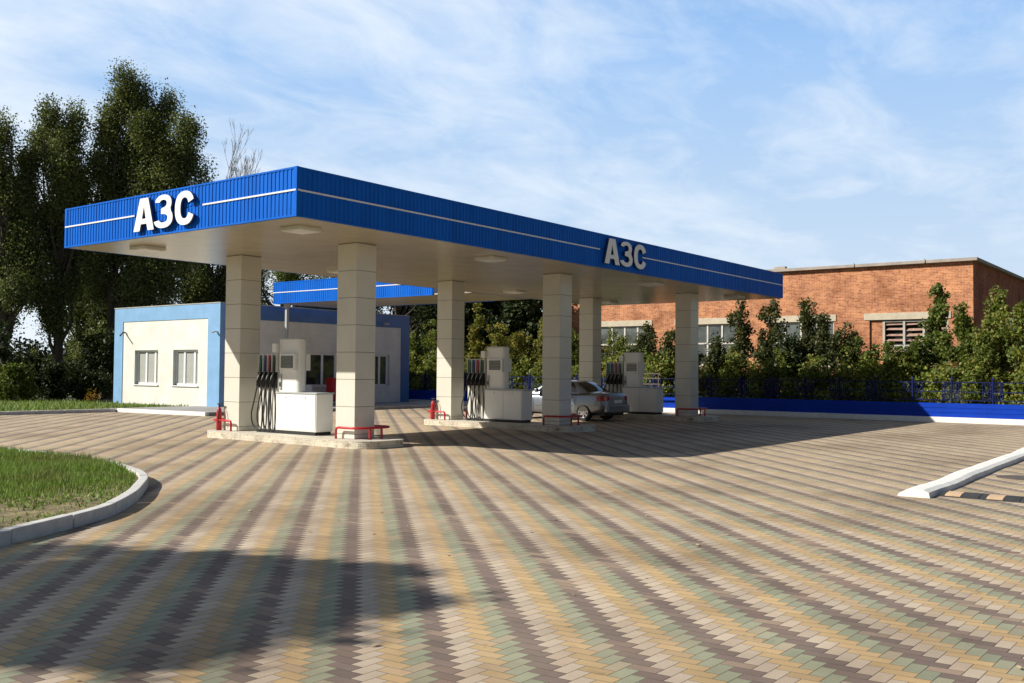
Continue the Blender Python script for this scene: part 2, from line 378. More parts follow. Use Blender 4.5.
# far verge kerb
g = MB(); 
L = 0
for k in range(46):
    x1 = 20.3-k*1.0; x0 = x1-.985; ya = 34.8+(20.3-x1)*.033; yb = 34.8+(20.3-x0)*.033
    g.prism([(x0, yb-.08), (x1, ya-.08), (x1, ya+.10), (x0, yb+.10)], -.03, .13)
setp(g.build('verge_kerb', M_['conc'], bevel=.012), 'long grey concrete kerb before the far grass verge by the dark trees', 'kerb')
g = MB(); g.add([(-60, 36.4, .085), (20.3, 34.88, .085), (20.3, 35.2, .085), (24.2, 35.2, .085), (24.2, 75, .085), (-60, 75, .085)], [tuple(range(6))])
setp(g.build('verge_ground', M_['soil']), kind='structure')
# rounded traffic island with kerb
fr = [on_z(*q, .0) for q in [(-200, 585), (-90, 566), (0, 547.3), (18.4, 542.4), (75.5, 527.5), (112.4, 516), (135.2, 502.9), (144, 493.2)]]
outer = [(p.x, p.y) for p in fr]+[(7.98, 12.75), (8.42, 13.75), (8.75, 14.9), (8.95, 16.2), (9.0, 17.5), (8.8, 19.2), (8.2, 21.2), (6.8, 23.0), (4.6, 24.0), (1.5, 23.6), (-1.2, 21.8), (-2.6, 18.5), (-2.6, 14), (-1.2, 9.9)]
def catmull(P, n=6, closed=True):
    out = []; m = len(P)
    for i in range(m):
        p0, p1, p2, p3 = [Vector(P[(i+k-1) % m]) for k in range(4)]
        for t in range(n):
            t /= n
            out.append(.5*((2*p1)+(p2-p0)*t+(2*p0-5*p1+4*p2-p3)*t*t+(3*p1-p0-3*p2+p3)*t**3))
    return out
oc = catmull([(*p, 0) for p in outer], 10)
def offset(P, d):
    m = len(P); o = []
    for i in range(m):
        t = (P[(i+1) % m]-P[i-1]).normalized(); o.append(P[i]+Vector((-t.y, t.x, 0))*d)
    return o
area = sum(oc[i].x*oc[(i+1) % len(oc)].y-oc[(i+1) % len(oc)].x*oc[i].y for i in range(len(oc)))
sg = 1 if area > 0 else -1
ic = offset(oc, .125*sg)
# kerb as ~1 m stones with open joints
g = MB(); acc = 0; run = [0]
cum = [0]
for i in range(len(oc)): cum.append(cum[-1]+(oc[(i+1) % len(oc)]-oc[i]).length)
def pt(P, s):
    s %= cum[-1]
    for i in range(len(P)):
        if cum[i+1] >= s:
            t = (s-cum[i])/max(1e-6, cum[i+1]-cum[i]); return P[i].lerp(P[(i+1) % len(P)], t)
tot = cum[-1]; ns = int(tot/.98)
for k in range(ns):
    s0 = k*tot/ns+.008; s1 = (k+1)*tot/ns-.008
    hz = .145+random.uniform(-.006, .006); q = []
    for a in range(6):
        s_ = s0+(s1-s0)*a/5; q.append((pt(oc, s_), pt(ic, s_)))
    pts = [(o_.x, o_.y) for o_, i_ in q]+[(i_.x, i_.y) for o_, i_ in q[::-1]]
    g.prism(pts, -.03, hz)
kerb = thing('traffic_island', 'rounded grass island with pale kerb stones in the paved yard', 'traffic island')
g.build('kerb_stones', M_['conc'], kerb, bevel=.014)
g = MB(); jc = offset(oc, .13*sg); g.prism([(p.x, p.y) for p in jc], .01, .10); g.build('soil', M_['baresoil'], kerb)
# grass
def inside(P, X, Y):
    px = np.array([p.x for p in P]); py = np.array([p.y for p in P]); c = np.zeros(len(X), bool); j = len(px)-1
    for i in range(len(px)):
        k = ((py[i] > Y) != (py[j] > Y)) & (X < (px[j]-px[i])*(Y-py[i])/(py[j]-py[i]+1e-12)+px[i]); c ^= k; j = i
    return c
def raw_mesh(name, V, Fn, matl, parent=None, k=3):
    me = bpy.data.meshes.new(name); n = len(V)
    me.vertices.add(n); me.vertices.foreach_set('co', V.astype(np.float32).ravel())
    m = n//k; me.loops.add(n); me.loops.foreach_set('vertex_index', np.arange(n, dtype=np.int32))
    me.polygons.add(m); me.polygons.foreach_set('loop_start', np.arange(0, n, k, dtype=np.int32))
    me.polygons.foreach_set('loop_total', np.full(m, k, np.int32))
    me.materials.append(matl); me.update(calc_edges=True); me.validate()
    o = bpy.data.objects.new(name, me); COL.objects.link(o); o.parent = parent; return o
def vnoise(X, Y, s, seed=0):
    r = np.random.default_rng(seed); G = r.random((64, 64)); x = X*s; y = Y*s
    i = np.floor(x).astype(int); j = np.floor(y).astype(int); fx = x-i; fy = y-j; fx = fx*fx*(3-2*fx); fy = fy*fy*(3-2*fy)
    g_ = lambda a, b: G[a % 64, b % 64]
    return (g_(i, j)*(1-fx)+g_(i+1, j)*fx)*(1-fy)+(g_(i, j+1)*(1-fx)+g_(i+1, j+1)*fx)*fy
def blades(X, Y, z0, H, W, lean=.5):
    n = len(X); a = RNG.random(n)*2*np.pi; b = RNG.random(n)*2*np.pi
    dx = np.cos(a)*W/2; dy = np.sin(a)*W/2; lx = np.cos(b)*H*lean*RNG.random(n); ly = np.sin(b)*H*lean*RNG.random(n)
    V = np.empty((n, 3, 3)); V[:, 0] = np.stack([X-dx, Y-dy, np.full(n, z0)], 1); V[:, 1] = np.stack([X+dx, Y+dy, np.full(n, z0)], 1)
    V[:, 2] = np.stack([X+lx, Y+ly, z0+H], 1); return V.reshape(-1, 3)
n = 330000; X = RNG.uniform(-2.8, 9.2, n); Y = RNG.uniform(8.5, 24.2, n)
k = inside(offset(oc, .16*sg), X, Y)
dens = vnoise(X, Y, .9, 3)*.6+vnoise(X, Y, 2.7, 4)*.4
near = np.clip((Y-(9.9+X*.12))/3.4, 0, 1)       # the turf thins towards the front kerb
k &= (RNG.random(n) < np.clip((dens-.38+near*.75)*1.6, .03, 1)*np.clip(.12+near*1.5, 0, 1)) & (X > -1)
X, Y, dens, near = X[k], Y[k], dens[k], near[k]
H = (.03+.16*dens*near**1.5+.03*RNG.random(len(X)))*(.7+.6*RNG.random(len(X)))
raw_mesh('turf', blades(X, Y, .095, H, .012+.008*RNG.random(len(X))), 3, M_['grass'], kerb)
kerb.children[-1]['kind'] = 'stuff'
n = 26000; X = RNG.uniform(-1, 8.5, n); Y = RNG.uniform(9, 14.5, n)
k = inside(offset(oc, .17*sg), X, Y) & (RNG.random(n) < np.clip((vnoise(X, Y, 1.6, 9)*.6+vnoise(X, Y, 5., 10)*.5-.35)*2.2, .02, 1)); X, Y = X[k], Y[k]
raw_mesh('low_weeds', blades(X, Y, .095, .015+.04*RNG.random(len(X)), .02+.02*RNG.random(len(X)), 1.4), 3, M_['grass'], kerb)
kerb.children[-1]['kind'] = 'stuff'
n = 60000; X = RNG.uniform(-30, 24, n); Y = 35.2+RNG.random(n)**1.3*22
k = ~((X > 24.0) & (Y > 33)) & (Y > 35.0+(20.3-X)*.033); X, Y = X[k], Y[k]
setp(raw_mesh('verge_grass', blades(X, Y, .08, .05+.13*RNG.random(len(X))**2, .04+.03*RNG.random(len(X))), 3, M_['grass']), kind='stuff')
# weeds and litter at the tree foot
# divider kerb (lumpy whitewashed) and rubber hump
g = MB(); n = 60; sec = []
for i in range(n+1):
    x = 14.02+i*.22; lat = .02*math.sin(x*1.1)+.012*math.sin(x*2.7); hz = .10+.006*math.sin(x*1.9)+random.uniform(-.004, .004)
    y0 = 3.50+(x-14)*.019+lat*.6; y1 = y0+.43
    sec.append([(x, y0, 0), (x, y0+.015, hz*.7), (x, y0+.09, hz), (x, y0+.24, hz*1.05), (x, y1-.12, hz*.93), (x, y1-.02, hz*.4), (x, y1, 0)])
vs = [p for s_ in sec for p in s_]; m7 = 7
fs = [(i*m7+j, i*m7+j+1, (i+1)*m7+j+1, (i+1)*m7+j) for i in range(n) for j in range(m7-1)]
fs += [tuple(range(m7)), tuple(n*m7+j for j in range(m7))[::-1]]
g.add(vs, fs); o = g.build('divider_kerb', M_['concw'], smooth=False); setp(o, 'long whitewashed concrete divider lying on the yard at the right', 'kerb')
bump_t = thing('speed_hump', 'black rubber speed hump with amber blocks at the end of the white divider', 'speed bump')
g = MB()
for k in range(10):
    y1 = 3.46-k*.5; y0 = y1-.492
    g.add([(14.34, y0, 0), (14.46, y0, .035), (14.64, y0, .05), (14.82, y0, .035), (14.94, y0, 0), (14.34, y1, 0), (14.46, y1, .035), (14.64, y1, .05), (14.82, y1, .035), (14.94, y1, 0)],
          [(0, 5, 6, 1), (1, 6, 7, 2), (2, 7, 8, 3), (3, 8, 9, 4), (0, 1, 2, 3, 4), (9, 8, 7, 6, 5)])
g.build('rubber_body', M_['rubber'], bump_t)
for k in range(9):
    y1 = 3.40-k*.53
    g = MB(); g.add([(14.38, y1-.2, .018), (14.46, y1-.2, .039), (14.64, y1-.2, .054), (14.38, y1, .018), (14.46, y1, .039), (14.64, y1, .054), (14.38, y1-.2, 0), (14.38, y1, 0)],
          [(0, 1, 4, 3), (1, 2, 5, 4), (0, 3, 7, 6)]); g.build('amber_block', M_['yel'], bump_t)
g = MB(); c = on_z(1019, 478.5)
g.cyl((c.x+.12, c.y, -.02), (0, 0, 1), .36, .028, 32); g.cyl((c.x+.12, c.y, .0), (0, 0, 1), .28, .016, 32)
setp(g.build('manhole_cover', M_['iron']), 'dark round cast iron manhole cover in the paving beyond the rubber hump', 'manhole cover')
# fallen leaves on the paving
n = 170; X = RNG.uniform(1.5, 20, n); Y = RNG.uniform(-2, 15, n)
sz = RNG.uniform(.012, .04, n); a = RNG.random(n)*6.28
V = np.empty((n, 4, 3))
for q, (ca, cr_) in enumerate(((0, 1), (1.4, .5), (3.14, 1), (4.6, .55))):
    V[:, q] = np.stack([X+np.cos(a+ca)*sz*cr_, Y+np.sin(a+ca)*sz*cr_, .008+.012*RNG.random(n)], 1)
setp(raw_mesh('fallen_leaves', V.reshape(-1, 3), 4, mat('dry_leaf', (.42, .33, .2), .8, var=.4, vscale=1.), None, 4), kind='stuff')
# ------------------------------------------------------------------ main canopy
CX, CY, LX, LY, H0, FH = 11.645, 13.941, 23.261, 8.29, 4.524, .918
COLX = (14.802, 22.727, 30.85); COLY = (15.671, 19.759); CW = .606
cano = thing('station_canopy', 'large flat blue forecourt canopy on six pale tiled columns', 'canopy')
g = MB(); g.box(CX+.05, CX+LX-.05, CY+.05, CY+LY-.05, H0-.004, H0+.05)
g.build('soffit', M_['soffit'], cano)
g = MB(); g.box(CX+.05, CX+LX-.05, CY+.05, CY+LY-.05, H0+.06, H0+FH-.06); g.build('roof_deck', M_['steelframe'], cano)
def ribbed(g, p0, p1, z0, z1, depth=.013, pitch=.115, mi=0):
    """trapezoidal sheet standing on the line p0->p1, facing to its right-hand side"""
    p0 = Vector((*p0, 0)); p1 = Vector((*p1, 0)); L_ = (p1-p0).length; t = (p1-p0)/L_; nrm = Vector((t.y, -t.x, 0))
    n = int(L_/pitch); prof = [(0, 0), (.18, 0), (.26, 1), (.74, 1), (.82, 0)]
    P = []
    for i in range(n+1):
        for a, d in prof:
            s = (i+a)*pitch
            if s <= L_: P.append(p0+t*s+nrm*d*depth)
    P.append(p1)
    m = len(P); vs = [(p.x, p.y, z0) for p in P]+[(p.x, p.y, z1) for p in P]
    g.add(vs, [(i, i+1, i+1+m, i+m) for i in range(m-1)], mi)
def fascia(parent, p0, p1, z0, z1, zs, gap=None):
    g = MB(); ribbed(g, p0, p1, z0+.02, zs-.015); ribbed(g, p0, p1, zs+.015, z1-.02)
    a = Vector((*p0, 0)); b = Vector((*p1, 0)); t = (b-a).normalized(); nr = Vector((t.y, -t.x, 0))
    def bar(zz0, zz1, d0, d1, s0=0., s1=None, mi=0):
        s1_ = (b-a).length if s1 is None else s1
        q = [a+t*s0+nr*d0, a+t*s1_+nr*d0, a+t*s1_+nr*d1, a+t*s0+nr*d1]
        g.prism([(p.x, p.y) for p in q], zz0, zz1, mi)
    bar(z0-.004, z0+.03, -.05, .02); bar(z1-.03, z1+.004, -.06, .02)
    bar(z0+.03, z1-.03, -.03, -.004)
    o = g.build('fascia', M_['blue'], parent)
    L_ = (b-a).length
    spans = [(0, L_)] if gap is None else [(0, gap[0]), (gap[1], L_)]
    for s0, s1 in spans:
        g2 = MB(); q = [a+t*s0+nr*.004, a+t*s1+nr*.004, a+t*s1+nr*.028, a+t*s0+nr*.028]
        g2.prism([(p.x, p.y) for p in q], zs-.016, zs+.016); g2.build('stripe', M_['whitetrim'], parent)
    return o
A0 = (CX, CY); B0 = (CX+LX, CY); C0 = (CX+LX, CY+LY); D0 = (CX, CY+LY); Z1 = H0+FH; ZS = H0+.487
fascia(cano, A0, B0, H0, Z1, ZS, (10.42, 12.72))
fascia(cano, B0, C0, H0, Z1, ZS)
fascia(cano, C0, D0, H0, Z1, ZS)
fascia(cano, D0, A0, H0, Z1, ZS, (2.95, 5.42))
for (x, y) in (A0, B0, C0, D0):
    g = MB(); sx = -1 if x == CX else 1; sy = -1 if y == CY else 1
    g.prism([(x+sx*.022, y+sy*.022), (x-sx*.06, y+sy*.022), (x-sx*.06, y+sy*.014), (x+sx*.014, y+sy*.014), (x+sx*.014, y-sy*.06), (x+sx*.022, y-sy*.06)], H0-.006, Z1+.006); g.build('corner_trim', M_['blue'], cano)
def column_mb(x0, y0, zb, zt, w=CW):
    g = MB(); g.box(x0+.006, x0+w-.006, y0+.006, y0+w-.006, zb, zt, 1)
    z = zt-.012; 
    while z > zb+.02:
        z2 = max(zb+.006, z-.605)
        g.box(x0, x0+w, y0, y0+w, z2+.005, z-.005, 0); z = z2
    return g
for cx in COLX:
    for cy in COLY:
        column_mb(cx, cy, .165, H0-.004).build('column', [M_['tile'], M_['joint']], cano, bevel=.0025)
for lx in (12.65, 18.7, 26.8, 33.0):
    for ly in (15.0, 20.4):
        g = MB(); g.prism(rrect(lx-.3, lx+.3, ly-.3, ly+.3, .03, 2), H0-.085, H0-.006, 0)
        o = g.build('ceiling_light', M_['pumpside'], cano, bevel=.01)
        g = MB(); g.box(lx-.25, lx+.25, ly-.25, ly+.25, H0-.094, H0-.082); g.build('diffuser', M_['whitetrim'], o)
# raised letters
def glyph(ch):
    """bold condensed outlines in a unit box: (outer polygon, list of holes)"""
    def arc(cx, cy, rx, ry, a0, a1, n=16, e=1.):
        o = []
        for k in range(n+1):
            a = R(a0+(a1-a0)*k/n); c, s_ = math.cos(a), math.sin(a)
            o.append((cx+rx*math.copysign(abs(c)**e, c), cy+ry*math.copysign(abs(s_)**e, s_)))
        return o
    if ch == 'A':
        return [(0, 0), (.30, 1), (.70, 1), (1, 0), (.70, 0), (.64, .21), (.36, .21), (.30, 0)], [[(.405, .37), (.5, .76), (.595, .37)]]
    if ch == 'C':
        return arc(.5, .5, .5, .5, 24, 336, 40, .85)+[(.70, .36)]+arc(.5, .5, .215, .31, 325, 35, 30, .85)+[(.70, .64)], []
    up, lo = (.47, .735, .46, .265), (.48, .29, .52, .29)
    o = arc(*up, 168, -30, 22, .9)+arc(*lo, 38, -168, 26, .9)
    o += arc(.48, .29, .24, .125, -160, 80, 20, .9)+[(.36, .43), (.36, .58)]+arc(.47, .735, .20, .115, -80, 160, 18, .9)
    return o, []
def letter(ch, parent, place, width, height, z0, thick=.10):
    outer, holes = glyph(ch)
    cu = bpy.data.curves.new('tmp', 'CURVE'); cu.dimensions = '2D'; cu.fill_mode = 'BOTH'; cu.extrude = .5; cu.resolution_u = 1
    for P in [outer]+holes:
        sp_ = cu.splines.new('POLY'); sp_.points.add(len(P)-1); sp_.use_cyclic_u = True
        for q, (x, y) in zip(sp_.points, P): q.co = (x, y, 0, 1)
    to = bpy.data.objects.new('tmp', cu); COL.objects.link(to)
    dg = bpy.context.evaluated_depsgraph_get(); me = bpy.data.meshes.new_from_object(to.evaluated_get(dg))
    bpy.data.objects.remove(to)
    bm = bmesh.new(); bm.from_mesh(me); bmesh.ops.remove_doubles(bm, verts=bm.verts, dist=1e-5)
    for v in bm.verts: v.co = place(v.co.x*width, thick if v.co.z > 0 else .03, z0+v.co.y*height)
    bm.normal_update()
    bmesh.ops.recalc_face_normals(bm, faces=bm.faces)
    out = (place(0, 1, 0)-place(0, 0, 0)).normalized()
    for f in bm.faces: f.material_index = 0 if abs(f.normal.dot(out)) > .9 else 1
    me.materials.clear(); me.materials.append(M_['letter']); me.materials.append(M_['letterside']); bm.to_mesh(me); bm.free()
    o = bpy.data.objects.new('sign_letter', me); COL.objects.link(o); o.parent = parent; return o
for ch, ya, yb in (('A', 19.17, 18.40), ('3', 18.38, 17.72), ('C', 17.64, 16.97)):
    letter(ch, cano, lambda u, d, z, ya=ya: Vector((CX-.01-d, ya-u, z)), ya-yb, .70, H0+.11)
for ch, xa, xb in (('A', 22.17, 22.96), ('3', 23.0, 23.66), ('C', 23.74, 24.44)):
    letter(ch, cano, lambda u, d, z, xa=xa: Vector((xa+u, CY-.01-d, z)), xb-xa, .70, H0+.12)
# ------------------------------------------------------------------ link canopy to the station
lk = thing('entrance_canopy', 'smaller blue canopy linking the forecourt roof to the station entrance', 'canopy')
x0, x1, y0, y1 = 26.62, 30.3, CY+LY+.022, 33.3
g = MB(); g.box(x0+.05, x1-.05, y0, y1, H0-.01, H0+.05); g.build('soffit', M_['soffit'], lk)
g = MB(); g.box(x0+.05, x1-.05, 24.1, y1, H0+.06, Z1-.1); g.build('roof_deck', M_['steelframe'], lk)
y0 = 24.1
fascia(lk, (x0, y1), (x0, y0), H0-.02, Z1-.03, H0+.45)
fascia(lk, (x1, y0), (x1, y1), H0-.02, Z1-.03, H0+.45)
fascia(lk, (x1, y1), (x0, y1), H0-.02, Z1-.03, H0+.45)
for px_ in (x0+.25, x1-.35):
    g = MB(); g.box(px_, px_+.12, 32.7, 32.82, .13, H0-.012); g.box(px_-.04, px_+.16, 32.66, 32.86, H0-.2, H0-.012); g.build('post', M_['pumpgrey'], lk, bevel=.006)
# ------------------------------------------------------------------ fuel islands
def island(cx, label):
    t = thing('fuel_island', label, 'fuel island', (cx, 15.671, 0), 'raised islands under the canopy')
    pts = rrect(-.42, 1.03, -.80, 5.12, .52, 10)
    g = MB(); g.prism(pts, -.03, .150); g.build('tiled_kerb', M_['isl'], t)
    g = MB(); g.prism(rrect(-.425, 1.035, -.805, 5.125, .52, 10), .151, .167); g.build('top_slab', M_['isltop'], t, bevel=.004)
    g = MB()
    for i in range(9):
        for k in range(3):
            a = R(205+i*4.5); px_ = -.42+.52+.526*math.cos(a); py_ = -.80+.52+.526*math.sin(a)
            g.cyl((px_, py_, .035+k*.042), (math.cos(a), math.sin(a), 0), .011, .006, 8)
    g.build('stud_pattern', M_['isldot'], t)
    return t
i0 = island(COLX[0], 'tiled fuel island with white studs, fully sunlit, nearest the camera')
i1 = island(COLX[1], 'tiled fuel island half in shade, in front of the silver car')
i2 = island(COLX[2], 'shaded fuel island behind the silver car, nearest the blue fence')
# guard rails (U-shaped, round the island ends)
def rail(loc, sgn, label):
    t = thing('guard_rail', label, 'guard rail', loc, 'red guard rails at the island ends')
    # local: column occupies x 0..CW ; the column face towards the island end is at y = 0 (sgn=1)
    z = .25; e = -.28 if sgn > 0 else -.40
    P = [(-.12, .46), (-.12, e+.25)]+[(-.12+.25*(1-math.cos(R(q))), e+.25-.25*math.sin(R(q))) for q in (20, 40, 60, 80)]
    P += [(.93-.25*(1-math.cos(R(q))), e+.25-.25*math.sin(R(q))) for q in (80, 60, 40, 20)]+[(.93, e+.25), (.93, .46)]
    pts = [(P[0][0], P[0][1]*sgn, 0), (P[0][0], P[0][1]*sgn, z-.06), (P[0][0], (P[0][1]-.02)*sgn, z-.015), (P[0][0], (P[0][1]-.07)*sgn, z)]
    pts += [(x, y*sgn, z) for x, y in P[1:-1]]+[(.93, .39*sgn, z), (.93, .44*sgn, z-.015), (.93, .46*sgn, z-.06), (.93, .46*sgn, 0)]
    g = MB(); g.tube(pts, .027, 10); g.build('rail', M_['red'], t, smooth=True)
    for (x, y) in ((.20, e), (.56, e)):
        g = MB(); g.cyl((x, y*sgn, .0), (0, 0, 1), .026, z-.01, 10); g.cyl((x, y*sgn, .0), (0, 0, 1), .05, .012, 10); g.build('post', M_['red'], t, smooth=False)
    return t
rl = [('red tubular rail round the near end of the sunlit first island', 'red tubular rail at the far end of the sunlit first island'),
      ('dark red rail at the near end of the middle island before the silver car', 'sunlit red rail at the far end of the middle island'),
      ('shaded red rail round the near end of the last island by the fence', 'red rail at the far end of the last island behind the silver car')]
def extinguisher(cx, label):
    t = thing('fire_extinguisher', label, 'extinguisher', (cx-.09, 20.43, .167), 'fire extinguishers at the far island ends')
    g = MB(); g.tube([(0, 0, 0), (0, 0, .46), (0, 0, .54), (0, 0, .58)], [.065, .065, .05, .025], 16); g.build('cylinder', M_['red'], t, smooth=True)
    g = MB(); g.tube([(0, 0, .58), (0, 0, .65)], .022, 8); g.box(-.02, .02, -.10, .06, .64, .665); g.build('valve', M_['black'], t)
    g = MB(); g.tube([(0, -.03, .62), (-.07, -.09, .56), (-.09, -.1, .40), (-.09, -.09, .2)], .012, 6); g.build('hose', M_['black'], t, smooth=True)
extinguisher(COLX[0], 'red extinguisher beside the far column of the sunlit first island')
extinguisher(COLX[1], 'red extinguisher beside the far column of the middle island')
for cx, (a, b) in zip(COLX, rl):
    rail((cx, 15.671, .167), 1, a); rail((cx, 19.759+CW, .167), -1, b)
# ------------------------------------------------------------------ dispensers
def dispenser(cx, label):
    t = thing('fuel_dispenser', label, 'fuel dispenser', (cx+.08, 15.671, .167), 'fuel dispensers on the islands')
    # local frame: x across the island, y along it (hose panel at far side)
    g = MB(); g.box(.08, .56, 1.47, 3.60, 0, .075); g.build('plinth', M_['black'], t)
    g = MB(); g.box(.07, .58, 1.43, 2.86, .08, .955); o = g.build('cabinet', M_['pumpwhite'], t, bevel=.012)
    g = MB(); g.box(.045, .605, 1.40, 2.87, .957, .99); g.build('worktop', M_['pumpgrey'], o, bevel=.005)
    for (a, b) in ((1.46, 2.135), (2.145, 2.83)):
        g = MB(); g.box(.056, .0685, a, b, .11, .94); d = g.build('cabinet_door', M_['pumpwhite'], t, bevel=.003)
        g = MB(); g.cyl((.056, (a+b)/2, .87), (-1, 0, 0), .016, .012, 10); g.build('lock', M_['pumpgrey'], d)
    # tower with rounded corner
    P = [(.13, 2.84), (.40, 2.84), (.40, 2.26)]+[(.40-.11*(1-math.cos(R(x))), 2.26-.13*math.sin(R(x))) for x in range(15, 91, 15)]+[(.13+.11*(1-math.sin(R(x))), 2.26-.13*math.cos(R(x))) for x in range(15, 91, 15)]
    g = MB(); g.prism(P, .99, 2.245); o = g.build('tower', M_['pumpwhite'], t, bevel=.012)
    g = MB(); g.prism([(x*.94+.016, y*.985+.037) for x, y in P], 2.246, 2.275); g.build('cap', M_['pumpgrey'], o)
    # display heads on both faces
    for sx, x0_, x1_ in ((-1, .05, .128), (1, .402, .54)):
        g = MB(); g.box(x0_, x1_, 2.19, 2.75, 1.50, 1.90); d = g.build('display_head', M_['pumpwhite'], t, bevel=.015)
        xf = x0_-.004 if sx < 0 else x1_+.004
        g = MB(); g.box(min(xf, xf-sx*.008), max(xf, xf-sx*.008), 2.25, 2.69, 1.56, 1.85); s_ = g.build('screen', M_['screen'], d)
        g = MB()
        for zz in (1.60, 1.69, 1.78):
            xx = xf+sx*.002; g.box(min(xx, xx-sx*.004), max(xx, xx-sx*.004), 2.31, 2.61, zz, zz+.028)
        g.build('readout', M_['lcd'], d)
    g = MB(); g.box(.03, .135, 2.842, 3.0, 1.93, 2.14); g.build('card_reader', M_['pumpwhite'], t, bevel=.01)
    g = MB(); g.box(.10, .16, 2.74, 2.82, 1.05, 1.40); h_ = g.build('receipt_slot', M_['pumpgrey'], t)
    g = MB(); g.box(.09, .101, 2.75, 2.79, 1.12, 1.22); g.build('slot', M_['black'], h_)
    # hose module
    g = MB(); g.box(.14, .58, 2.90, 3.60, .02, 1.90); hp = g.build('hose_cabinet', M_['pumpside'], t, bevel=.01)
    g = MB(); g.box(.085, .1385, 2.91, 3.59, 1.08, 1.46); g.build('nozzle_panel', M_['black'], hp)
    g = MB()
    for k in range(5): y = 2.905+k*.1675; g.box(.085, .139, y, y+.012, 1.465, 1.89)
    g.build('divider_fins', M_['pumpwhite'], hp)
    for k, c_ in enumerate(('dgreen', 'lred', 'navy', 'green')):
        y = 2.93+k*.1675
        g = MB(); g.box(.125, .1385, y-.005, y+.145, 1.48, 1.86); g.build('grade_label', M_['n_'+c_], hp)
        g = MB(); yc = y+.07                        # nozzle: grip, body, spout
        g.tube([(.045, yc+.055, 1.12), (.035, yc+.02, 1.22), (.045, yc-.02, 1.33), (.065, yc-.05, 1.42)], [.028, .034, .03, .02], 8)
        g.tube([(.02, yc+.03, 1.16), (-.01, yc+.01, 1.23), (.02, yc-.02, 1.33)], .009, 6)
        nz = g.build('nozzle', M_['black'], t, smooth=True)
        g = MB(); g.tube([(.02, yc+.03, 1.22), (.012, yc-.005, 1.33), (.04, yc-.045, 1.44)], [.012, .011, .011], 8); g.build('spout', M_['pumpgrey'], nz, smooth=True)
        # hose: from nozzle down in a loop, back up to the outlet on top
        bow = .03+.055*k; low = .05+.03*((k*7) % 3)
        pts = catmull([(.055, yc+.05, 1.02), (.03, yc+.06+bow*.5, .75), (.03, yc+.05+bow, .40), (.04, yc+.02+bow*.7, .13+low*.3), (.06, yc-.02, low-.01), (.10, yc-.10, low+.05), (.115, yc-.115, .30), (.12, yc-.075, .7), (.122, yc-.06, 1.1), (.11, yc-.055, 1.5), (.105, yc-.055, 1.78)], 5, False) if False else None
        C = [Vector(p) for p in [(.045, yc+.05, 1.13), (.03, yc+.06+bow*.45, .75), (.03, yc+.05+bow, .42), (.04, yc+.03+bow*.75, .16), (.055, yc-.01+bow*.2, .045+low*.3), (.08, yc-.05, .06), (.10, yc-.07, .22), (.115, yc-.06, .6), (.075, yc-.05, 1.1), (.075, yc-.05, 1.5), (.105, yc-.05, 1.80)]]
        pts = []
        for i in range(len(C)-1):
            p0, p1, p2, p3 = C[max(0, i-1)], C[i], C[i+1], C[min(len(C)-1, i+2)]
            for q in range(5):
                tt = q/5; pts.append(.5*((2*p1)+(p2-p0)*tt+(2*p0-5*p1+4*p2-p3)*tt*tt+(3*p1-p0-3*p2+p3)*tt**3))
        pts.append(C[-1])
        g = MB(); g.tube(pts, .0165, 8); g.build('hose', M_['black'], t, smooth=True)
    return t
dp = dispenser(COLX[0], 'white fuel dispenser in full sun on the first island, black hoses hanging')
d2 = copy_tree(dp, (COLX[1]+.08, 15.671, .167)); d2['label'] = 'fuel dispenser on the middle island, beside the front of the silver car'
d3 = copy_tree(dp, (COLX[2]+.08, 15.671, .167)); d3['label'] = 'shaded fuel dispenser on the last island, behind the boot of the silver car'
# ------------------------------------------------------------------ station building
SX, SY, SXE, SYE, SH = 24.25, 33.7, 35.5, 41.65, 4.42
st = thing('station_building', 'low cream fuel station building with light blue border cladding', 'building')
def wall_with_holes(axis, const, a0, a1, z0, z1, holes, thick, mi_fn=None):
    """wall in plane axis=const, outside on the low side; holes = (a,b,zlo,zhi)"""
    As = sorted({a0, a1, *[h[0] for h in holes], *[h[1] for h in holes]}); Zs = sorted({z0, z1, *[h[2] for h in holes], *[h[3] for h in holes]})
    g = MB()
    for i in range(len(As)-1):
        for j in range(len(Zs)-1):
            ca, cz = (As[i]+As[i+1])/2, (Zs[j]+Zs[j+1])/2
            if any(h[0] < ca < h[1] and h[2] < cz < h[3] for h in holes): continue
            if axis == 0: g.add([(const, As[i], Zs[j]), (const, As[i], Zs[j+1]), (const, As[i+1], Zs[j+1]), (const, As[i+1], Zs[j])], [(0, 1, 2, 3)])
            else: g.add([(As[i], const, Zs[j]), (As[i+1], const, Zs[j]), (As[i+1], const, Zs[j+1]), (As[i], const, Zs[j+1])], [(0, 1, 2, 3)])
    for (a, b, lo, hi) in holes:
        c2 = const+thick
        if axis == 0: vs = [(const, a, lo), (const, b, lo), (const, b, hi), (const, a, hi), (c2, a, lo), (c2, b, lo), (c2, b, hi), (c2, a, hi)]
        else: vs = [(a, const, lo), (b, const, lo), (b, const, hi), (a, const, hi), (a, c2, lo), (b, c2, lo), (b, c2, hi), (a, c2, hi)]
        g.add(vs, [(0, 4, 5, 1), (1, 5, 6, 2), (2, 6, 7, 3), (3, 7, 4, 0)], 1)
    return g
hl = [(35.2, 37.0, .97, 2.5), (38.14, 39.98, .97, 2.5)]
wall_with_holes(0, SX, 34.5, 40.95, .1, 3.80, hl, .40).build('cream_wall', [M_['clad'], M_['reveal']], st)
hv = [(33.1, 34.12, .93, 2.45), (27.9, 31.4, .93, 2.45)]
wall_with_holes(1, SY, 25.0, 34.9, .1, 3.80, hv, .40).build('shaded_wall', [M_['cladv'], M_['reveal']], st)
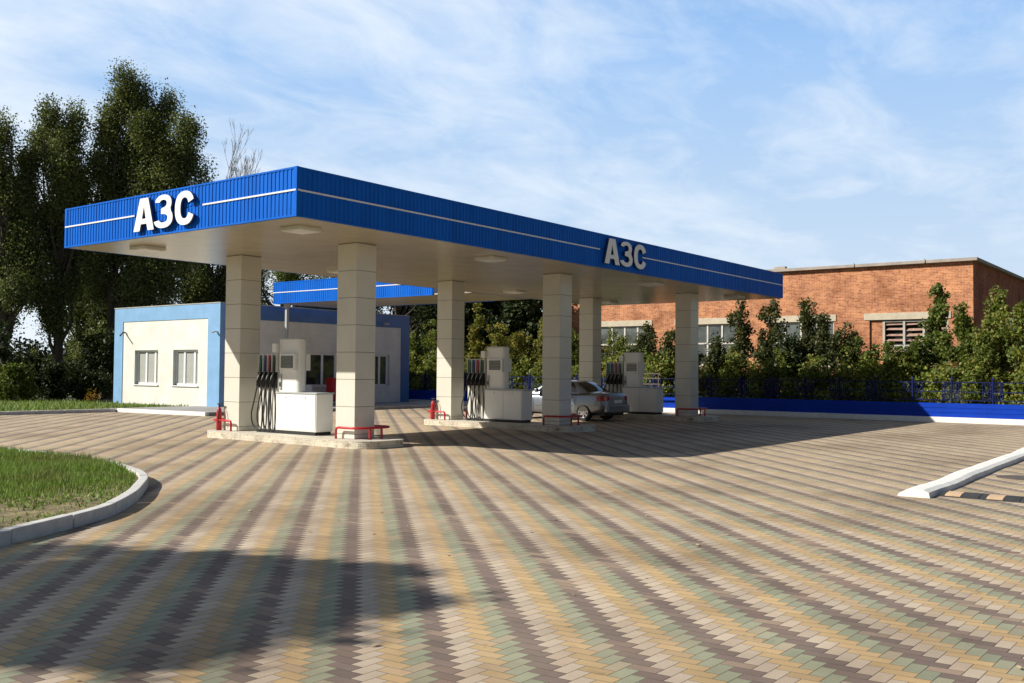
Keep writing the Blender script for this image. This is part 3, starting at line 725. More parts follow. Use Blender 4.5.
g = MB(); g.box(SX-.03, SX+.2, SY-.03, 34.5, 0, SH); g.box(SX-.03, SX+.2, 40.95, SYE, 0, SH); g.box(SX-.03, SX+.2, 34.5, 40.95, 3.80, SH)
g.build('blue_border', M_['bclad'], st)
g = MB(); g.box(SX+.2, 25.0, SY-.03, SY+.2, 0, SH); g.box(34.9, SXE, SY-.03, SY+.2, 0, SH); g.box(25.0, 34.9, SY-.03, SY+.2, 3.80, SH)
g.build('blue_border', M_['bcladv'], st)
g = MB(); g.box(SX+.42, SXE, SY+.42, SYE, 0, SH-.1); g.build('inner_walls', M_['concg'], st)
g = MB(); g.box(SX-.05, SXE+.02, SY-.05, SYE+.02, SH, SH+.035); g.build('roof', M_['steelframe'], st)
g = MB(); g.box(SX-.02, SX+.05, 34.5, 40.95, .02, .1); g.box(25, 34.9, SY-.02, SY+.05, .02, .1); g.build('plinth', M_['concg'], st)
def swindow(axis, const, a, b, lo, hi, mull, blind=True):
    P = lambda a0, a1, d0, d1, z0, z1: (d0, d1, a0, a1, z0, z1) if axis == 0 else (a0, a1, d0, d1, z0, z1)
    g = MB(); d0, d1 = const+.14, const+.21; w_ = .085
    g.box(*P(a, a+w_, d0, d1, lo, hi)); g.box(*P(b-w_, b, d0, d1, lo, hi)); g.box(*P(a+w_, b-w_, d0, d1, lo, lo+w_)); g.box(*P(a+w_, b-w_, d0, d1, hi-w_, hi))
    for m_ in mull: g.box(*P(m_-.055, m_+.055, d0-.006, d1, lo+w_, hi-w_))
    fr_ = g.build('window', M_['upvc'], st)
    g = MB(); g.box(*P(a+w_, b-w_, const+.175, const+.185, lo+w_, hi-w_)); g.build('pane', M_['glass'] if not blind else M_['blind'], fr_)
    g = MB(); g.box(*P(a-.06, b+.06, const-.06, const+.14, lo-.04, lo)); g.build('sill', M_['upvc'], fr_)
swindow(0, SX, 35.2, 37.0, .97, 2.5, (35.62, 36.35)); swindow(0, SX, 38.14, 39.98, .97, 2.5, (38.55, 39.25))
swindow(1, SY, 33.1, 34.12, .93, 2.45, (33.55,), False); swindow(1, SY, 27.9, 31.4, .93, 2.45, (28.9, 29.9, 30.7), False)
for y_ in (40.75,):
    g = MB(); g.box(SX-.16, SX-.03, y_-.04, y_+.04, 3.28, 3.34); g.tube([(SX-.14, y_, 3.30), (SX-.42, y_-.25, 3.16)], .035, 10); g.build('security_camera', M_['black'], st)
g = MB(); g.box(SX-.18, SX-.03, 33.82, 33.9, 3.20, 3.26); g.tube([(SX-.15, 33.86, 3.24), (SX-.40, 33.7, 3.17)], .04, 10); g.build('security_camera', M_['whitetrim'], st)
g = MB(); g.tube([(33.6, SY-.05, 4.0), (33.6, SY-.25, 3.98)], .03, 8); g.box(33.52, 33.68, SY-.4, SY-.2, 3.9, 4.0); g.build('wall_lamp', M_['steelframe'], st)
# items by the station window
bt = thing('metal_bench', 'pale metal bench frame standing by the station window behind the first dispenser', 'bench', (28.2, 32.9, .13))
g = MB(); g.box(-.45, .45, -.2, .2, .42, .46); g.build('seat', M_['whitetrim'], bt)
g = MB(); g.box(-.45, .45, .17, .2, .5, .9); g.build('backrest', M_['whitetrim'], bt)
for sx in (-.43, .39):
    g = MB(); g.box(sx, sx+.04, -.19, -.15, 0, .42); g.box(sx, sx+.04, .15, .19, 0, .5); g.build('leg', M_['whitetrim'], bt)
rb = thing('fire_cabinet', 'dark red fire safety cabinet by the station window', 'cabinet', (29.85, 32.9, .13))
g = MB(); g.box(-.35, .35, -.2, .2, .15, 1.2); g.build('box', M_['red'], rb, bevel=.01)
g = MB(); g.box(-.31, .31, -.212, -.201, .2, 1.15); g.build('door', M_['red'], rb)
g = MB()
for sx in (-.32, .27): g.box(sx, sx+.05, -.15, .15, 0, .15)
g.build('feet', M_['black'], rb)
# ------------------------------------------------------------------ fence along the far side
FX = 36.85
fe = thing('boundary_fence', 'long blue fence with low ribbed base and wrought iron railing above a white kerb', 'fence')
g = MB(); ya, yb = -14., 47.
g.box(FX-.12, FX+.1, ya, yb, -.03, .19); g.build('white_kerb', M_['concw'], fe, bevel=.01)
g = MB()
for k in range(6): z = .195+k*.082; g.box(FX-.02-(.014 if k % 2 == 0 else 0), FX+.05, ya, yb, z, z+.0815)
g.build('base_panel', M_['fenceblue'], fe)
posts = [7.13-1.335*6+1.335*k for k in range(32)]
postm = []
for k, y in enumerate(posts):
    g = MB(); w_ = .026
    g.box(FX-.01, FX+.07, y-w_, y+w_, .69, 1.55); g.add([(FX-.02, y-.05, 1.55), (FX+.08, y-.05, 1.55), (FX+.08, y+.05, 1.55), (FX-.02, y+.05, 1.55), (FX+.03, y, 1.63)], [(0, 1, 4), (1, 2, 4), (2, 3, 4), (3, 0, 4)])
    g.build('post', M_['ironblue'], fe)
g = MB()
for z in (.78, 1.08, 1.42): g.box(FX+.02, FX+.045, posts[0], posts[-1], z, z+.028)
g.build('rails', M_['ironblue'], fe)
def ring(g, y, z, r, th=.011):
    g.tube([(FX+.032, y+r*math.cos(a), z+r*math.sin(a)) for a in [2*math.pi*q/12 for q in range(12)]], th, 5, closed=True)
for k in range(len(posts)-1):
    a = posts[k]; s3 = k % 3
    for side in (0, 1):
        g = MB()
        yy = a+.06 if side == 0 else posts[k+1]-.06; sg_ = 1 if side == 0 else -1
        if s3 == 0 or (s3 == 1 and side == 0) or (s3 == 2 and side == 1):
            for q in range(4): g.box(FX+.022, FX+.042, min(yy+sg_*(.0+q*.085), yy+sg_*(.0+q*.085)+sg_*.02), max(yy+sg_*(.0+q*.085), yy+sg_*(.0+q*.085)+sg_*.02), .79, 1.42)
            ring(g, yy+sg_*.14, .94, .11); ring(g, yy+sg_*.14, 1.26, .13)
        else:
            ring(g, yy+sg_*.16, 1.25, .15); ring(g, yy+sg_*.16, 1.25, .08); ring(g, yy+sg_*.16, .94, .12)
            g.tube([(FX+.03, yy, .8), (FX+.03, yy+sg_*.32, 1.42)], .01, 5); g.tube([(FX+.03, yy+sg_*.32, .8), (FX+.03, yy, 1.42)], .01, 5)
        g.build('scroll_panel', M_['ironblue'], fe)
rk = thing('rail_barrier', 'pale grey barrier of three rails behind the last fuel dispenser', 'barrier', (36.0, 20.3, 0))
for z in (1.18, 1.42, 1.62):
    g = MB(); g.box(-.03, .03, -.62, .62, z, z+.05); g.build('rail', M_['iron'], rk)
for y in (-.55, .5):
    g = MB(); g.box(-.02, .02, y, y+.04, 0, 1.66); g.build('post', M_['iron'], rk)
# ------------------------------------------------------------------ brick building
BX, BY, BH, BYE, BXE = 48., 10.07, 6.95, 33.2, 95.
bb = thing('brick_building', 'long flat roofed orange brick building behind the young trees', 'building')
wins = [(10.9+.25, 14.75), (16.5, 19.9), (21.7, 25.1), (26.9, 30.3)]
holes = [(a, b, 2.1, 4.33) for a, b in wins]
g = wall_with_holes(0, BX, BY, BYE, -.05, BH, holes, .3); g.build('long_wall', [M_['brickx'], M_['brickx']], bb)
g = wall_with_holes(1, BY, BX, BXE, -.05, BH, [(56.5, 58.6, 3.6, 4.8), (63, 65.1, 3.6, 4.8)], .3); g.build('end_wall', [M_['bricky'], M_['bricky']], bb)
g = MB(); g.box(BX+.5, BXE-.5, BY+.5, BYE, 0, BH-.3); g.build('inner_core', M_['dark'], bb)
g = MB(); g.box(BX-.01, BX+.02, BYE-.0, BYE+.3, 0, BH); g.box(BX, BXE, BYE, BYE+.3, 0, BH); g.build('back_wall', M_['brickx'], bb)
g = MB(); g.box(BX-.22, BXE, BY-.22, BYE+.5, BH, BH+.14); 
g.build('roof_slab', M_['roofslab'], bb)
g = MB()
for yy in (12.1, 15.4, 21.0): g.box(BX-.26, BX-.22, yy, yy+.05, BH+.02, BH+.2)
g.box(BX+1.2, BX+1.5, 19.5, 20.1, BH+.17, BH+.42); g.build('roof_trim', M_['roofslab'], bb)
for wi, (a, b) in enumerate(wins):
    g = MB(); g.box(BX-.04, BX+.1, a-.12, b+.25, 4.332, 4.66); g.build('lintel', M_['lintel'], bb, bevel=.01)
    if wi == 0:
        g = MB(); g.box(BX+.10, BX+.28, b-.62, b-.01, 2.1, 4.3); g.build('brick_infill', M_['brickx'], bb)
        g = MB(); ys = [a+.05, a+1.1, a+2.0, b-.66]
        for y in ys: g.box(BX+.06, BX+.16, y-.05, y+.05, 2.1, 4.3)
        for z in (2.1, 3.05, 4.22): g.box(BX+.07, BX+.15, a+.1, b-.7, z, z+.07)
        fo = g.build('window', M_['steelframe'], bb)
        for i in range(3):
            g = MB()
            for k in range(8):
                z = 2.22+k*.265+random.uniform(-.02, .02)
                if random.random() < .88: g.add([(BX+.10, ys[i]+.06, z), (BX+.10, ys[i+1]-.06, z+random.uniform(-.03, .03)), (BX+.22, ys[i+1]-.06, z+.11), (BX+.22, ys[i]+.06, z+.11), (BX+.10, ys[i]+.06, z+.02), (BX+.10, ys[i+1]-.06, z+.02)], [(0, 1, 2, 3)])
            g.build('louvre', M_['barn'], fo)
    else:
        g = MB(); n_ = 4
        for k in range(n_+1):
            y = a+(b-a)*k/n_; g.box(BX+.06, BX+.14, y-.045, y+.045, 2.1, 4.33)
        for z in (2.1, 3.25, 4.24): g.box(BX+.07, BX+.13, a, b, z, z+.08)
        fo = g.build('window', M_['paleframe'], bb)
        g = MB(); g.box(BX+.10, BX+.11, a+.03, b-.03, 2.15, 4.25); g.build('pane', M_['oldglass'], fo)
        g = MB(); g.box(BX-.06, BX+.1, a-.05, b+.05, 2.03, 2.1); g.build('sill', M_['lintel'], fo)
for a in (56.5, 63.):
    g = MB(); g.box(a, a+2.1, BY+.1, BY+.14, 3.6, 4.8); fo = g.build('window', M_['oldglass'], bb)
# small red roof far behind the station
hb = thing('red_roof_house', 'small distant house with red tin roof seen just above the station roof', 'house', (62., 68., 0))
g = MB(); g.box(-4, 4, -4, 4, 0, 5.0); g.build('wall', M_['roofslab'], hb)
g = MB(); g.add([(-4.4, -4.4, 5.0), (4.4, -4.4, 5.0), (4.4, 4.4, 5.0), (-4.4, 4.4, 5.0), (0, -4.4, 7.2), (0, 4.4, 7.2)], [(0, 1, 4), (1, 2, 5, 4), (2, 3, 5), (3, 0, 4, 5), (0, 3, 2, 1)]); g.build('roof', M_['tin'], hb)
# ------------------------------------------------------------------ car
def car():
    X0, Y0 = 28.79, 17.38       # centre line x, rear end y ; length along +Y
    t = thing('silver_sedan', 'silver blue saloon car parked between two islands, seen from its rear left', 'car', (X0, Y0, 0))
    ST = [(.0, .60, .40, .60), (.03, .68, .34, .70), (.07, .755, .29, .90), (.14, .80, .26, .965), (.30, .82, .24, .985), (.62, .83, .22, .975), (1.0, .835, .20, .955), (1.6, .84, .19, .93), (2.3, .84, .19, .92), (3.0, .835, .19, .92),
          (3.35, .83, .2, .90), (3.75, .81, .22, .84), (4.0, .78, .24, .77), (4.15, .72, .28, .69), (4.23, .62, .34, .58)]
    g = MB(); ring_ = []
    for (s, hw, zb, zt) in ST:
        hb_ = [(0, zb), (hw*.86, zb), (hw*.975, zb+.10), (hw, zb+(zt-zb)*.45), (hw*.985, zb+(zt-zb)*.68), (hw*.95, zt-.06), (hw*.86, zt-.008), (hw*.5, zt+.012), (0, zt+.018)]
        full = [(x, s, z) for x, z in hb_]+[(-x, s, z) for x, z in hb_[-2:0:-1]]; ring_.append(full)
    m_ = len(ring_[0]); vs = [p for q in ring_ for p in q]
    fs = [(i*m_+j, i*m_+(j+1) % m_, (i+1)*m_+(j+1) % m_, (i+1)*m_+j) for i in range(len(ST)-1) for j in range(m_)]
    fs += [tuple(range(m_))[::-1], tuple((len(ST)-1)*m_+j for j in range(m_))]
    g.add(vs, fs); body = g.build('body', [M_['car'], M_['black']], t, smooth=True)
    sub = body.modifiers.new('s', 'SUBSURF'); sub.levels = sub.render_levels = 2
    cm = MB()
    for ys in (.92, 3.42):
        for sx in (-1, 1): cm.cyl((sx*.60, ys, .30), (sx, 0, 0), .335, .4, 28, 1)
    cut = cm.build('cutter', [M_['car'], M_['black']])
    bo = body.modifiers.new('b', 'BOOLEAN'); bo.operation = 'DIFFERENCE'; bo.object = cut; bo.solver = 'EXACT'
    dg = bpy.context.evaluated_depsgraph_get(); me = bpy.data.meshes.new_from_object(body.evaluated_get(dg))
    body.modifiers.clear(); body.data = me; bpy.data.objects.remove(cut)
    if len(me.materials) < 2: me.materials.append(M_['black'])
    # cabin
    cs = [(.70, .70, .955, .97), (.80, .69, .95, 1.01), (1.28, .60, .93, 1.335), (1.50, .585, .93, 1.385), (1.95, .585, .92, 1.41), (2.40, .585, .91, 1.395), (2.62, .60, .91, 1.355), (3.22, .70, .90, .985), (3.34, .72, .885, .90)]
    g = MB(); rr = []
    for (s, rw, zb, zr) in cs:
        k_ = min(1, (zr-.9)/.5); bw = .765-.02*k_
        q = [(bw, s, zb), (bw-(bw-rw)*.5, s, zb+(zr-zb)*.5), (rw+.015, s, zr-.045*k_-.005), (rw*.9, s, zr-.012*k_), (rw*.45, s, zr+.01), (0, s, zr+.014)]
        rr.append(q+[(-x, y, z) for x, y, z in q[-2::-1]])
    m_ = len(rr[0]); vs = [p for q in rr for p in q]
    fs = [(i*m_+j, i*m_+j+1, (i+1)*m_+j+1, (i+1)*m_+j) for i in range(len(cs)-1) for j in range(m_-1)]
    g.add(vs, fs); cab = g.build('cabin_roof', M_['car'], t, smooth=True)
    sub = cab.modifiers.new('s', 'SUBSURF'); sub.levels = sub.render_levels = 2
    dg = bpy.context.evaluated_depsgraph_get(); me = bpy.data.meshes.new_from_object(cab.evaluated_get(dg)); cab.modifiers.clear(); cab.data = me
    # glass: patches sitting 8 mm proud of the cabin skin (shrink-wrapped by ray)
    from mathutils.bvhtree import BVHTree
    bvh = BVHTree.FromPolygons([v.co for v in me.vertices], [p.vertices[:] for p in me.polygons])
    def patch(name, corners, n, direction, parent=t, matl=M_['carglass']):
        A, B_, C_, D_ = [Vector(c) for c in corners]; g = MB(); vs = []
        for i in range(n+1):
            for j in range(n+1):
                u, v = i/n, j/n; p = A.lerp(B_, u).lerp(D_.lerp(C_, u), v)
                h = bvh.ray_cast(p-Vector(direction)*-1.5, -Vector(direction)*1.0) if False else bvh.ray_cast(p+Vector(direction)*1.2, -Vector(direction))
                q = h[0]+Vector(direction).normalized()*.007 if h[0] is not None else p
                vs.append(q)
        g.add(vs, [(i*(n+1)+j, (i+1)*(n+1)+j, (i+1)*(n+1)+j+1, i*(n+1)+j+1) for i in range(n) for j in range(n)])
        return g.build(name, matl, parent, smooth=True)
    patch('rear_window', [(-.66, .80, 1.0), (.66, .80, 1.0), (.54, 1.30, 1.345), (-.54, 1.30, 1.345)], 10, (0, -.55, .84))
    patch('windscreen', [(.62, 3.16, 1.0), (-.62, 3.16, 1.0), (-.52, 2.66, 1.33), (.52, 2.66, 1.33)], 10, (0, .5, .86))
    for sx in (-1, 1):
        patch('side_window', [(sx*.74, 1.22, .98), (sx*.74, 1.98, .97), (sx*.62, 1.95, 1.335), (sx*.62, 1.42, 1.30)], 8, (sx, 0, .15))
        patch('side_window', [(sx*.74, 2.04, .97), (sx*.74, 3.0, .97), (sx*.62, 2.58, 1.30), (sx*.62, 2.02, 1.335)], 8, (sx, 0, .15))
        g = MB(); g.tube([(sx*.78, 2.86, .97), (sx*.88, 2.84, 1.0)], .02, 6); g.box(min(sx*.82, sx*.97), max(sx*.82, sx*.97), 2.80, 2.90, .95, 1.09); g.build('mirror', M_['car'], t, bevel=.02)
        for yy in (1.35, 2.25):
            g = MB(); g.box(min(sx*.825, sx*.852), max(sx*.825, sx*.852), yy, yy+.19, .80, .835); g.build('door_handle', M_['car'], t, bevel=.008)
        # tail lamp wraps the corner
        g = MB(); P = [(sx*.50, .035), (sx*.66, .04), (sx*.765, .09), (sx*.822, .22), (sx*.832, .36), (sx*.74, .36), (sx*.74, .2), (sx*.5, .15)]
        g.prism(P, .70, .86); g.build('tail_light', M_['tail'], t, bevel=.01)
        g = MB(); g.box(min(sx*.835, sx*.852), max(sx*.835, sx*.852), 1.35, 3.0, .50, .54); g.build('door_moulding', M_['car'], t)
        g = MB()
        for yy in (1.24, 2.02, 3.02): g.box(min(sx*.836, sx*.8405), max(sx*.836, sx*.8405), yy, yy+.008, .30, .90)
        g.build('door_gap', M_['black'], t)
    g = MB(); g.box(-.74, .74, -.035, .10, .30, .56); g.build('rear_bumper', M_['car'], t, bevel=.045)
    g = MB(); g.box(-.26, .26, -.002, .03, .62, .73); g.build('licence_plate', M_['plate'], t)
    g = MB(); g.tube([(-.35, -.02, .29), (-.35, .25, .29)], .025, 8); g.build('exhaust', M_['iron'], t)
    g = MB(); g.box(-.62, .62, .15, 4.0, .19, .30); g.build('underbody', M_['black'], t)
    for ys in (.92, 3.42):
        for sx in (-1, 1):
            w_ = thing('wheel', None, None, (0, 0, 0)); 
            bpy.data.objects.remove(w_)
            g = MB(); prof = [(.62, .19), (.62, .27), (.64, .30), (.80, .30), (.825, .28), (.83, .22), (.80, .195)]
            vs = []; sg2 = 28
            for a in range(sg2):
                th = 2*math.pi*a/sg2
                for (x, r_) in prof: vs.append((sx*x, ys+r_*math.cos(th), .30+r_*math.sin(th)))
            m2 = len(prof); g.add(vs, [(a*m2+j, a*m2+(j+1) % m2, ((a+1) % sg2)*m2+(j+1) % m2, ((a+1) % sg2)*m2+j) for a in range(sg2) for j in range(m2)])
            wh = g.build('wheel', M_['tyre'], t, smooth=True)
            g = MB(); g.cyl((sx*.70, ys, .30), (sx, 0, 0), .185, .03, 24, 1)
            for q in range(7):
                th = 2*math.pi*q/7+.2; d_ = Vector((0, math.cos(th), math.sin(th))); e_ = Vector((0, -math.sin(th), math.cos(th))); c_ = Vector((sx*.80, ys, .30))
                vv = [c_+d_*.03+e_*.03, c_+d_*.03-e_*.03, c_+d_*.195-e_*.036, c_+d_*.195+e_*.036]
                g.add(vv+[p-Vector((sx*.04, 0, 0)) for p in vv], [(0, 1, 2, 3), (0, 3, 7, 4), (1, 5, 6, 2), (4, 7, 6, 5)], 0)
            g.tube([(sx*.80, ys+.19*math.cos(a), .30+.19*math.sin(a)) for a in [2*math.pi*q/24 for q in range(24)]], .014, 6, closed=True)
            g.cyl((sx*.76, ys, .30), (sx, 0, 0), .045, .05, 14, 0)
            g.build('rim', [M_['rim'], M_['dark']], wh)
    return t
car()
# ------------------------------------------------------------------ foliage
def leaves(lobes, n, size, clumps=None, clump_r=.5, shell=.35, squash=1., seed=0, wexp=.55):
    r = np.random.default_rng(seed)
    L_ = np.array([l[:3] for l in lobes], float); S_ = np.array([l[3:6] if len(l) > 4 else (l[3],)*3 for l in lobes], float)
    vol = S_.prod(1)**wexp; w_ = vol/vol.sum()
    nc = clumps or max(20, n//45)
    li = r.choice(len(lobes), nc, p=w_)
    d = r.normal(size=(nc, 3)); d /= np.linalg.norm(d, axis=1)[:, None]
    rad = 1-shell*r.random(nc)**1.0*1.6; rad = np.clip(rad, .05, 1)+r.normal(0, .06, nc)
    cc = L_[li]+d*S_[li]*rad[:, None]
    cr_ = clump_r*(.6+.8*r.random(nc))
    ci = r.integers(0, nc, n)
    off = r.normal(0, 1, (n, 3)); off /= np.linalg.norm(off, axis=1)[:, None]; off *= (r.random(n)**.45)[:, None]*.95; off[:, 2] *= squash
    p = cc[ci]+off*cr_[ci][:, None]
    a = r.normal(size=(n, 3)); a /= np.linalg.norm(a, axis=1)[:, None]
    up = r.normal(size=(n, 3))*.7; b = np.cross(a, up+[0, 0, .6]); b /= np.linalg.norm(b, axis=1)[:, None]+1e-9
    s = size*(.6+.8*r.random(n))[:, None]
    V = np.empty((n, 4, 3)); V[:, 0] = p-a*s*.5; V[:, 1] = p+b*s*.34; V[:, 2] = p+a*s*.5; V[:, 3] = p-b*s*.34
    return V.reshape(-1, 3), cc, li
def tree(name, label, cat, base, lobes, n, size, leafm, trunk_r=.2, clump_r=.5, group=None, shell=.35, seed=0, bark=None, limbs=14, clumps=None, trunk_top=None, lean=(0, 0), wexp=.55):
    """lobes are relative to base"""
    t = thing(name, label, cat, base, group)
    V, cc, li = leaves(lobes, n, size, clumps, clump_r, shell, 1., seed, wexp)
    zt = trunk_top or max(l[2] for l in lobes); g = MB(); r = random.Random(seed)
    pts = []; K = 7
    for k in range(K+1):
        f = k/K; pts.append(Vector((lean[0]*f+r.uniform(-.12, .12)*trunk_r*4*f, lean[1]*f+r.uniform(-.12, .12)*trunk_r*4*f, -.1+zt*f)))
    g.tube(pts, [trunk_r*(1.25 if k == 0 else 1-.85*k/K) for k in range(K+1)], 9)
    idx = list(range(len(cc))); r.shuffle(idx)
    for q in idx[:limbs]:
        e = Vector(cc[q]); f = max(.12, min(.92, (e.z/zt)*.62+r.uniform(-.08, .08))); s_ = pts[int(f*K)].lerp(pts[min(K, int(f*K)+1)], f*K-int(f*K))
        if (e-s_).length < .3: continue
        mid = s_.lerp(e, .5)+Vector((0, 0, -.08*(e-s_).length))+Vector((r.uniform(-.1, .1), r.uniform(-.1, .1), 0))*(e-s_).length
        rr0 = trunk_r*(1-.8*f)*.55
        g.tube([s_, mid, e], [rr0, rr0*.6, rr0*.15], 6)
    g.build('trunk', bark or M_['bark'], t, smooth=True)
    raw_mesh('crown', V, 4, leafm, t, 4)
    return t
def P_at(px, d):          # ground position at image column px and depth d
    p = at_depth(px, 366, d); return Vector((p.x, p.y, 0))
def zof(px, y, d): return at_depth(px, y, d).z
def poplar(px, d, tops, label, seed, n, leafm=None, base_px=None, rsc=1., shell=.5, low=3.5):
    """tops: list of (px, ytop, ybot, halfwidth_px): upright plumes"""
    b = P_at(base_px or px, d); lobes = []; rr = random.Random(seed)
    for (tx, yt, yb, hw) in tops:
        zt, zb = zof(tx, yt, d), zof(tx, yb, d); r0 = hw*d/F_PX*.9; q = P_at(tx, d)-b; nl = max(3, int((zt-zb)/1.3))
        for k in range(nl):
            f = (k+.5)/nl; z = zb+(zt-zb)*f
            taper = (math.sin(math.pi*(.20+f*.62))**.5)*(.85+.4*rr.random())
            dd = rr.uniform(-.75, .75)*r0; da = rr.uniform(-1, 1)*r0*.8
            lobes.append((q.x+dd*rt0.x+da*fw.x, q.y+dd*rt0.y+da*fw.y, z, r0*.6*taper, r0*.6*taper, (zt-zb)/nl*.85))
    return tree('poplar_tree', label, 'tree', b, lobes, int(n*1.45), .12, leafm or M_['poplar'],   .30, .74, 'tall trees behind the station', shell, seed, limbs=60)
poplar(4, 52, [(2, 118, 260, 20), (-22, 130, 310, 26), (10, 200, 330, 26)], 'dark tall tree cut by the left edge of the photo', 21, 52000)
poplar(48, 54, [(36, 104, 200, 18), (60, 106, 210, 20), (46, 130, 260, 26), (78, 175, 300, 20), (26, 180, 300, 18), (54, 210, 330, 24)], 'tall dark green tree with a two-humped top, second from the left edge', 22, 80000, base_px=58)
poplar(135, 55, [(132, 69, 160, 18), (142, 76, 180, 22), (118, 84, 220, 22), (156, 92, 200, 22), (98, 102, 230, 15), (104, 160, 300, 18), (140, 120, 300, 34), (172, 122, 260, 28), (186, 140, 250, 22), (196, 165, 260, 14), (128, 210, 340, 26), (164, 220, 330, 28)], 'tallest broad dark tree rising over the white A of the canopy sign', 23, 150000, base_px=110)
poplar(90, 60, [(92, 205, 330, 18), (78, 250, 350, 18), (104, 270, 350, 14)], 'slender dark tree between the two-humped and the tallest tree', 24, 34000)
poplar(208, 62, [(186, 235, 340, 22), (204, 215, 330, 26), (232, 232, 330, 24)], 'shorter tree behind the station roof, left of the first column', 25, 50000)
poplar(285, 66, [(265, 240, 330, 28), (300, 246, 330, 26), (335, 262, 340, 24)], 'rounded green tree seen between the first two canopy columns', 26, 40000, M_['maple'])
poplar(395, 66, [(378, 290, 340, 18), (412, 268, 350, 26)], 'dark tree behind the right end of the station roof', 27, 24000, M_['darkleaf'])
# leafless tree above the sign
t = thing('bare_tree', 'leafless grey twigs of a dead tree above the sign letters', 'tree', P_at(186, 70), 'tall trees behind the station')
g = MB(); rr = random.Random(5)
def twig(p, d, l, r_, k):
    e = p+d*l; g.tube([p, p.lerp(e, .5)+Vector((rr.uniform(-1, 1), rr.uniform(-1, 1), rr.uniform(-1, 1)))*l*.05, e], [r_, r_*.8, r_*.6], 5 if k < 2 else 4, cap=False)
    if k >= 6: return
    for q in range(3 if k > 0 else 5):
        dd = (d+Vector((rr.uniform(-.45, .45), rr.uniform(-.45, .45), rr.uniform(.1, .5)))).normalized(); twig(e, dd, l*rr.uniform(.5, .72), r_*.68, k+1)
twig(Vector((0, 0, 0)), Vector((0, 0, 1)), 6.9, .08, 0)
g.build('branches', M_['barklt'], t); t.name = 'bare_tree'
# undergrowth under the tall trees: separate bushes
def bush(px, d, ytop, hw, label, seed, leafm, n=9000, group='bushes under the tall trees', name='bush', size=.14):
    b = P_at(px, d); zt = zof(px, ytop, d); r0 = hw*d/F_PX
    lobes = [(random.Random(seed+k).uniform(-.6, .6)*r0, random.Random(seed*3+k).uniform(-.6, .6)*r0, zt*(.25+.5*(k % 4)/3), r0*.55, r0*.55, zt*.28) for k in range(8)]
    return tree(name, label, 'bush', b, lobes, n, size, leafm, .06, .38, group, .7, seed, limbs=10)
for i, (px, d, yt, hw, m_) in enumerate([(-12, 47, 318, 30, 'darkleaf'), (22, 50, 352, 26, 'darkleaf'), (12, 46, 362, 22, 'maple'), (62, 50, 362, 24, 'darkleaf'), (85, 48, 370, 20, 'darkleaf'), (103, 52, 325, 20, 'darkleaf'), (40, 56, 352, 24, 'poplar'), (84, 58, 318, 24, 'poplar')]):
    lab = ['dark bush at the left edge under the tall trees', 'dark bush filling the gap beside the leftmost trunk', 'sunlit green bush low at the left edge', 'low dark bush between the trunks', 'low dark bush left of the station wall', 'taller dark bush right beside the station wall', 'pale green bush behind the trunks, below the sky gap', 'loose green bush behind the trunks near the station'][i]
    bush(px, d, yt, hw, lab, 60+i, M_[m_], 7000)
# scrub at the foot of the verge with a red weed
bush(93.5, 45.5, 391, 3.5, 'small reddish weed on the grass verge left of the station', 90, M_['orangeleaf'], 260, 'weeds on the verge', 'weed', .07)
# far woods, one mass all round the back
lob = []; rr = random.Random(9)
for k in range(60):
    px = -260+k*24; d = 95+rr.uniform(-8, 12); b = P_at(px, d); zt = zof(px, 338+rr.uniform(-8, 10), d)
    if 560 < px < 1000: continue
    lob.append((b.x, b.y, zt*.5, 2.6, 2.6, zt*.5))
V, _, _ = leaves(lob, 70000, .34, 1500, 1.0, .5, 1., 4)
setp(raw_mesh('distant_woods', V, 4, M_['darkleaf'], None, 4), kind='stuff')
# yellowing trees between the columns
GR = 'young trees behind the blue fence'
def sapling(px, X, ytop, hw, label, seed, leafm, n=7000, ybot=400, size=.12, dense=1., spikes=4, group=GR):
    q = on_x(px, 366, X); b = Vector((X, q.y, 0)); d = q.xy.length*math.cos(math.atan2(q.y, q.x)-HD); zt = on_x(px, ytop, X).z; r0 = hw*d/F_PX
    rr_ = random.Random(seed); lobes = []
    zl = min(2.3, zt*.55)
    for k in range(3): lobes.append((rr_.uniform(-.3, .3)*r0, rr_.uniform(-.3, .3)*r0, .5+(zl-.5)*k/2, r0*rr_.uniform(.8, 1.15), r0*rr_.uniform(.8, 1.15), zl*.28))
    nl = 6
    for k in range(nl):
        f = (k+.5)/nl; z = zl+(zt-zl-.2)*f; rad = r0*(.78-.62*f)*(.7+.6*rr_.random())+.05
        lobes.append((rr_.uniform(-.45, .45)*r0*(1.1-f), rr_.uniform(-.45, .45)*r0*(1.1-f), z, rad*1.15, rad*1.15, (zt-zl)/nl*.8))
    for k in range(spikes):
        a = rr_.random()*6.28; h = zl+(zt-zl)*rr_.uniform(.1, .75)
        for q in range(3): lobes.append((math.cos(a)*r0*(.65-.08*q), math.sin(a)*r0*(.65-.08*q), h+.28*q, .16-.03*q, .16-.03*q, .2))
    lobes.append((0, 0, zt-.25, .09, .09, .3))
    return tree('young_tree', label, 'tree', b, lobes, int(n*1.0), size, leafm, .05, .26, group, .8, seed, limbs=26, wexp=.80, clumps=190)
